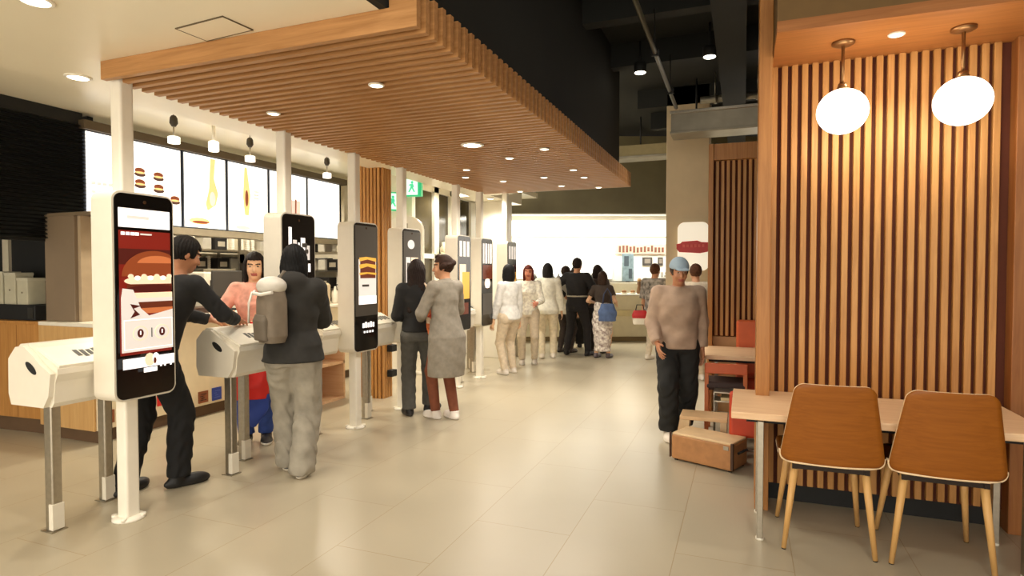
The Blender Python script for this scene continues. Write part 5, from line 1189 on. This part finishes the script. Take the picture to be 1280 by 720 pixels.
r, j = person('person with dark hair in a flowered skirt, standing beside the tall person in black', (-2.30, 10.30, 0), (0.15, 1.0), 1.50, True, SKB, (62, 44, 34), 'bob', wrists={1: (0.20, 0.15, 0.95), -1: (-0.20, 0.18, 0.95)},
    top=dict(c=(66, 54, 46), infl=0.02, hem=0.58, sleeve=0.3), bottom=dict(kind='skirt', rows=((0.66, 0.135, 0.10, 0), (0.58, 0.175, 0.135, -0.01), (0.45, 0.200, 0.155, 0), (0.10, 0.165, 0.135, 0), (0.08, 0.165, 0.135, 0)), c=(226, 180, 170),
    mat=mat('flower_cloth', (232, 196, 186), 0.8, var=0.7, scale=22), wob=0.012), shoes=((90, 80, 84), (60, 56, 60)), h=0.012)
t = thing('shoulder_bag', 'blue bag hanging at the hip of the person in the flowered skirt', 'bag', (-2.17, 10.10, 0.66), 0.2)
bg = Field(); bg.col([(0, 0, 0, 0.14, 0.07), (0.16, 0, 0, 0.16, 0.08), (0.30, 0, 0, 0.10, 0.05)], 0, 0.3, 0, pw=2.8, wob=0.005); bg.obj('bag_body', mat('bag_blue', (82, 104, 146), 0.7, var=0.2), t, 0.012)
B().tube([(-0.08, 0, 0.29), (-0.06, 0.02, 0.46), (0.0, 0.04, 0.56), (0.06, 0.04, 0.46), (0.08, 0, 0.29)], 0.012).obj('strap', mat('bag_blue_dark', (60, 70, 96), 0.7), t)
r, j = person('person with a dark bob between the tall person in black and the flowered skirt', (-2.52, 10.85, 0), (0.0, 1.0), 1.62, True, SKB, (44, 30, 26), 'bob', top=dict(c=(70, 56, 50), infl=0.03, hem=0.52, sleeve=0.9), bottom=dict(kind='trousers', c=(40, 34, 32), fit=0.012), shoes=((40, 36, 34), (40, 36, 34)), h=0.014)
# walking person at the booth (moving in the photo; built at rest)
r, j = person('person in a pale blue cap and brownish top walking past the booth', (-0.56, 5.64, 0), (0.25, -0.97), 1.61, False, SKC, (60, 46, 38), 'cap', lean=(0.0, 0.03),
    feet={1: (0.09, 0.10, 0.1), -1: (-0.08, -0.13, 0.0)}, wrists={1: (0.20, 0.16, 0.86), -1: (-0.22, -0.02, 0.80)}, head=(0.1, -0.2, 0),
    top=dict(c=(176, 150, 128), infl=0.034, hem=0.50, sleeve=0.93, name='jacket', wob=0.006, var=0.22, scale=6), bottom=dict(kind='trousers', c=(26, 26, 24), fit=0.026, wide=0.022, wob=0.005), shoes=((222, 212, 196), (232, 226, 214)), h=0.010, hf=0.007)
r, j = person('brown haired person in a patterned shirt, left of the pale blue cap', (-1.42, 10.4, 0), (0.35, 0.93), 1.63, False, SKA, (92, 58, 36), 'short', top=dict(c=(150, 140, 128), infl=0.03, hem=0.50, sleeve=0.5, mat=mat('shirt_pattern', (150, 142, 132), 0.8, var=0.75, scale=16)), bottom=dict(kind='trousers', c=(214, 200, 176), fit=0.014), shoes=((226, 216, 200), (230, 222, 210)), h=0.013)
r, j = person('brown haired person in a cream shirt, right of the pale blue cap', (-0.62, 8.6, 0), (-0.3, 0.95), 1.60, False, SKA, (84, 50, 30), 'short', top=dict(c=(226, 212, 188), infl=0.03, hem=0.50, sleeve=0.5), bottom=dict(kind='trousers', c=(190, 170, 140), fit=0.014), shoes=((210, 200, 186), (220, 212, 200)), h=0.012)
t = thing('hand_bag', 'small red and white hand bag low beside the patterned shirt', 'bag', (-1.62, 10.1, 0.62), 0.2)
bg = Field(); bg.col([(0, 0, 0, 0.11, 0.06), (0.16, 0, 0, 0.13, 0.07), (0.24, 0, 0, 0.10, 0.04)], 0, 0.24, 0, pw=3); bg.obj('bag_body', [WHITE2, mat('bag_crimson', (186, 36, 40), 0.6)], t, 0.012, paint=lambda C: (C[:, 2] > 0.11).astype(int))
B().tube([(-0.07, 0, 0.23), (-0.05, 0, 0.33), (0.05, 0, 0.33), (0.07, 0, 0.23)], 0.009).obj('handle', BLKM, t)

# ------------------------------------------------------------------ light
def light(kind, name, loc, energy, col=(1, 0.86, 0.64), size=0.1, rot=None, spot=None, sy=None):
    d = bpy.data.lights.new(name, kind); d.energy = energy; d.color = col
    if kind == 'AREA':
        d.size = size
        if sy: d.shape = 'RECTANGLE'; d.size_y = sy
    else: d.shadow_soft_size = size
    if kind == 'SPOT': d.spot_size = math.radians(spot or 110); d.spot_blend = 0.7
    o = bpy.data.objects.new(name, d); COL.objects.link(o); o.location = loc
    if rot: o.rotation_euler = rot
    return o
WARM = (1.0, 0.92, 0.80)
for i, (x, y) in enumerate(CL): light('SPOT', 'canopy_lamp', (x, y, 2.60), 18 if i else 30, WARM, 0.04, spot=150)
light('SPOT', 'ceiling_lamp', (-3.91, 2.55, 2.69), 22, WARM, 0.06, spot=140)
light('SPOT', 'ceiling_lamp', (-2.99, 1.77, 2.69), 22, WARM, 0.06, spot=140)
for x, y in ((-3.0, 0.3), (-2.1, -1.0), (-3.2, -1.6)): light('SPOT', 'ceiling_lamp', (x, y, 2.70), 24, WARM, 0.06, spot=140)
for x, y in ((-5.0, 4.08), (-5.0, 5.05), (-4.95, 6.27), (-6.3, 4.6), (-6.3, 5.8), (-6.3, 7.0)): light('SPOT', 'kitchen_lamp', (x, y, 2.62 if x > -6 else 2.98), 45, (1, 0.9, 0.72), 0.06, spot=150)
for x, y, a in ((-1.20, 7.4, 44), (-0.385, 7.14, 100), (-0.48, 4.75, 90)): light('SPOT', 'hall_lamp', (x, y, 3.9), 70, WARM, 0.07, spot=a)
for x, y in ((0.6, 1.2), (-0.6, 1.6), (0.9, -0.6), (-0.8, -0.8)): light('SPOT', 'hall_lamp', (x, y, 3.9), 34, WARM, 0.07, spot=120)
for x in (0.515, 1.085): light('POINT', 'globe_lamp', (x, 3.90, 2.405), 10, (1, 0.88, 0.68), 0.14)
light('SPOT', 'soffit_lamp', (0.772, 3.87, 2.785), 14, WARM, 0.03, spot=120)
for u in (0.3, 1.6, 2.9, 4.2):
    p = FP(u, 1.2, 2.82); light('AREA', 'shop_lamp', p, 22, (1, 0.95, 0.82), 0.9)
light('AREA', 'rear_lamp', (-6.6, 9.6, 2.9), 40, (1, 0.9, 0.7), 1.2)
for x, y in ((-3.62, 8.4), (-3.95, 9.2), (-4.45, 8.7)): light('SPOT', 'rear_fill_lamp', (x, y, 2.70 if x > -4.1 else 2.92), 45, WARM, 0.06, spot=150)  # added fill lamps for the white pillar and window wall
w = bpy.data.worlds.new('world'); bpy.context.scene.world = w; w.use_nodes = True
bgn = w.node_tree.nodes['Background']; bgn.inputs[0].default_value = (1.0, 0.92, 0.80, 1); bgn.inputs[1].default_value = 1.75

# ------------------------------------------------------------------ camera
F_PX = 748.0
cd = bpy.data.cameras.new('camera'); cd.sensor_width = 36; cd.lens = F_PX*36/1280; cd.clip_end = 60
cam = bpy.data.objects.new('camera', cd); COL.objects.link(cam); cam.location = (0, 0, 1.5)
cam.rotation_euler = (math.pi/2-math.atan2(20, F_PX), 0, math.atan2(290, F_PX))
sc = bpy.context.scene; sc.camera = cam
sc.view_settings.view_transform = 'Standard'; sc.view_settings.look = 'None'; sc.view_settings.gamma = 1.0; sc.view_settings.exposure = 0.95
sc.view_settings.use_curve_mapping = False
sc.cycles.max_bounces = 8; sc.cycles.diffuse_bounces = 5; sc.cycles.glossy_bounces = 4; sc.cycles.sample_clamp_indirect = 6
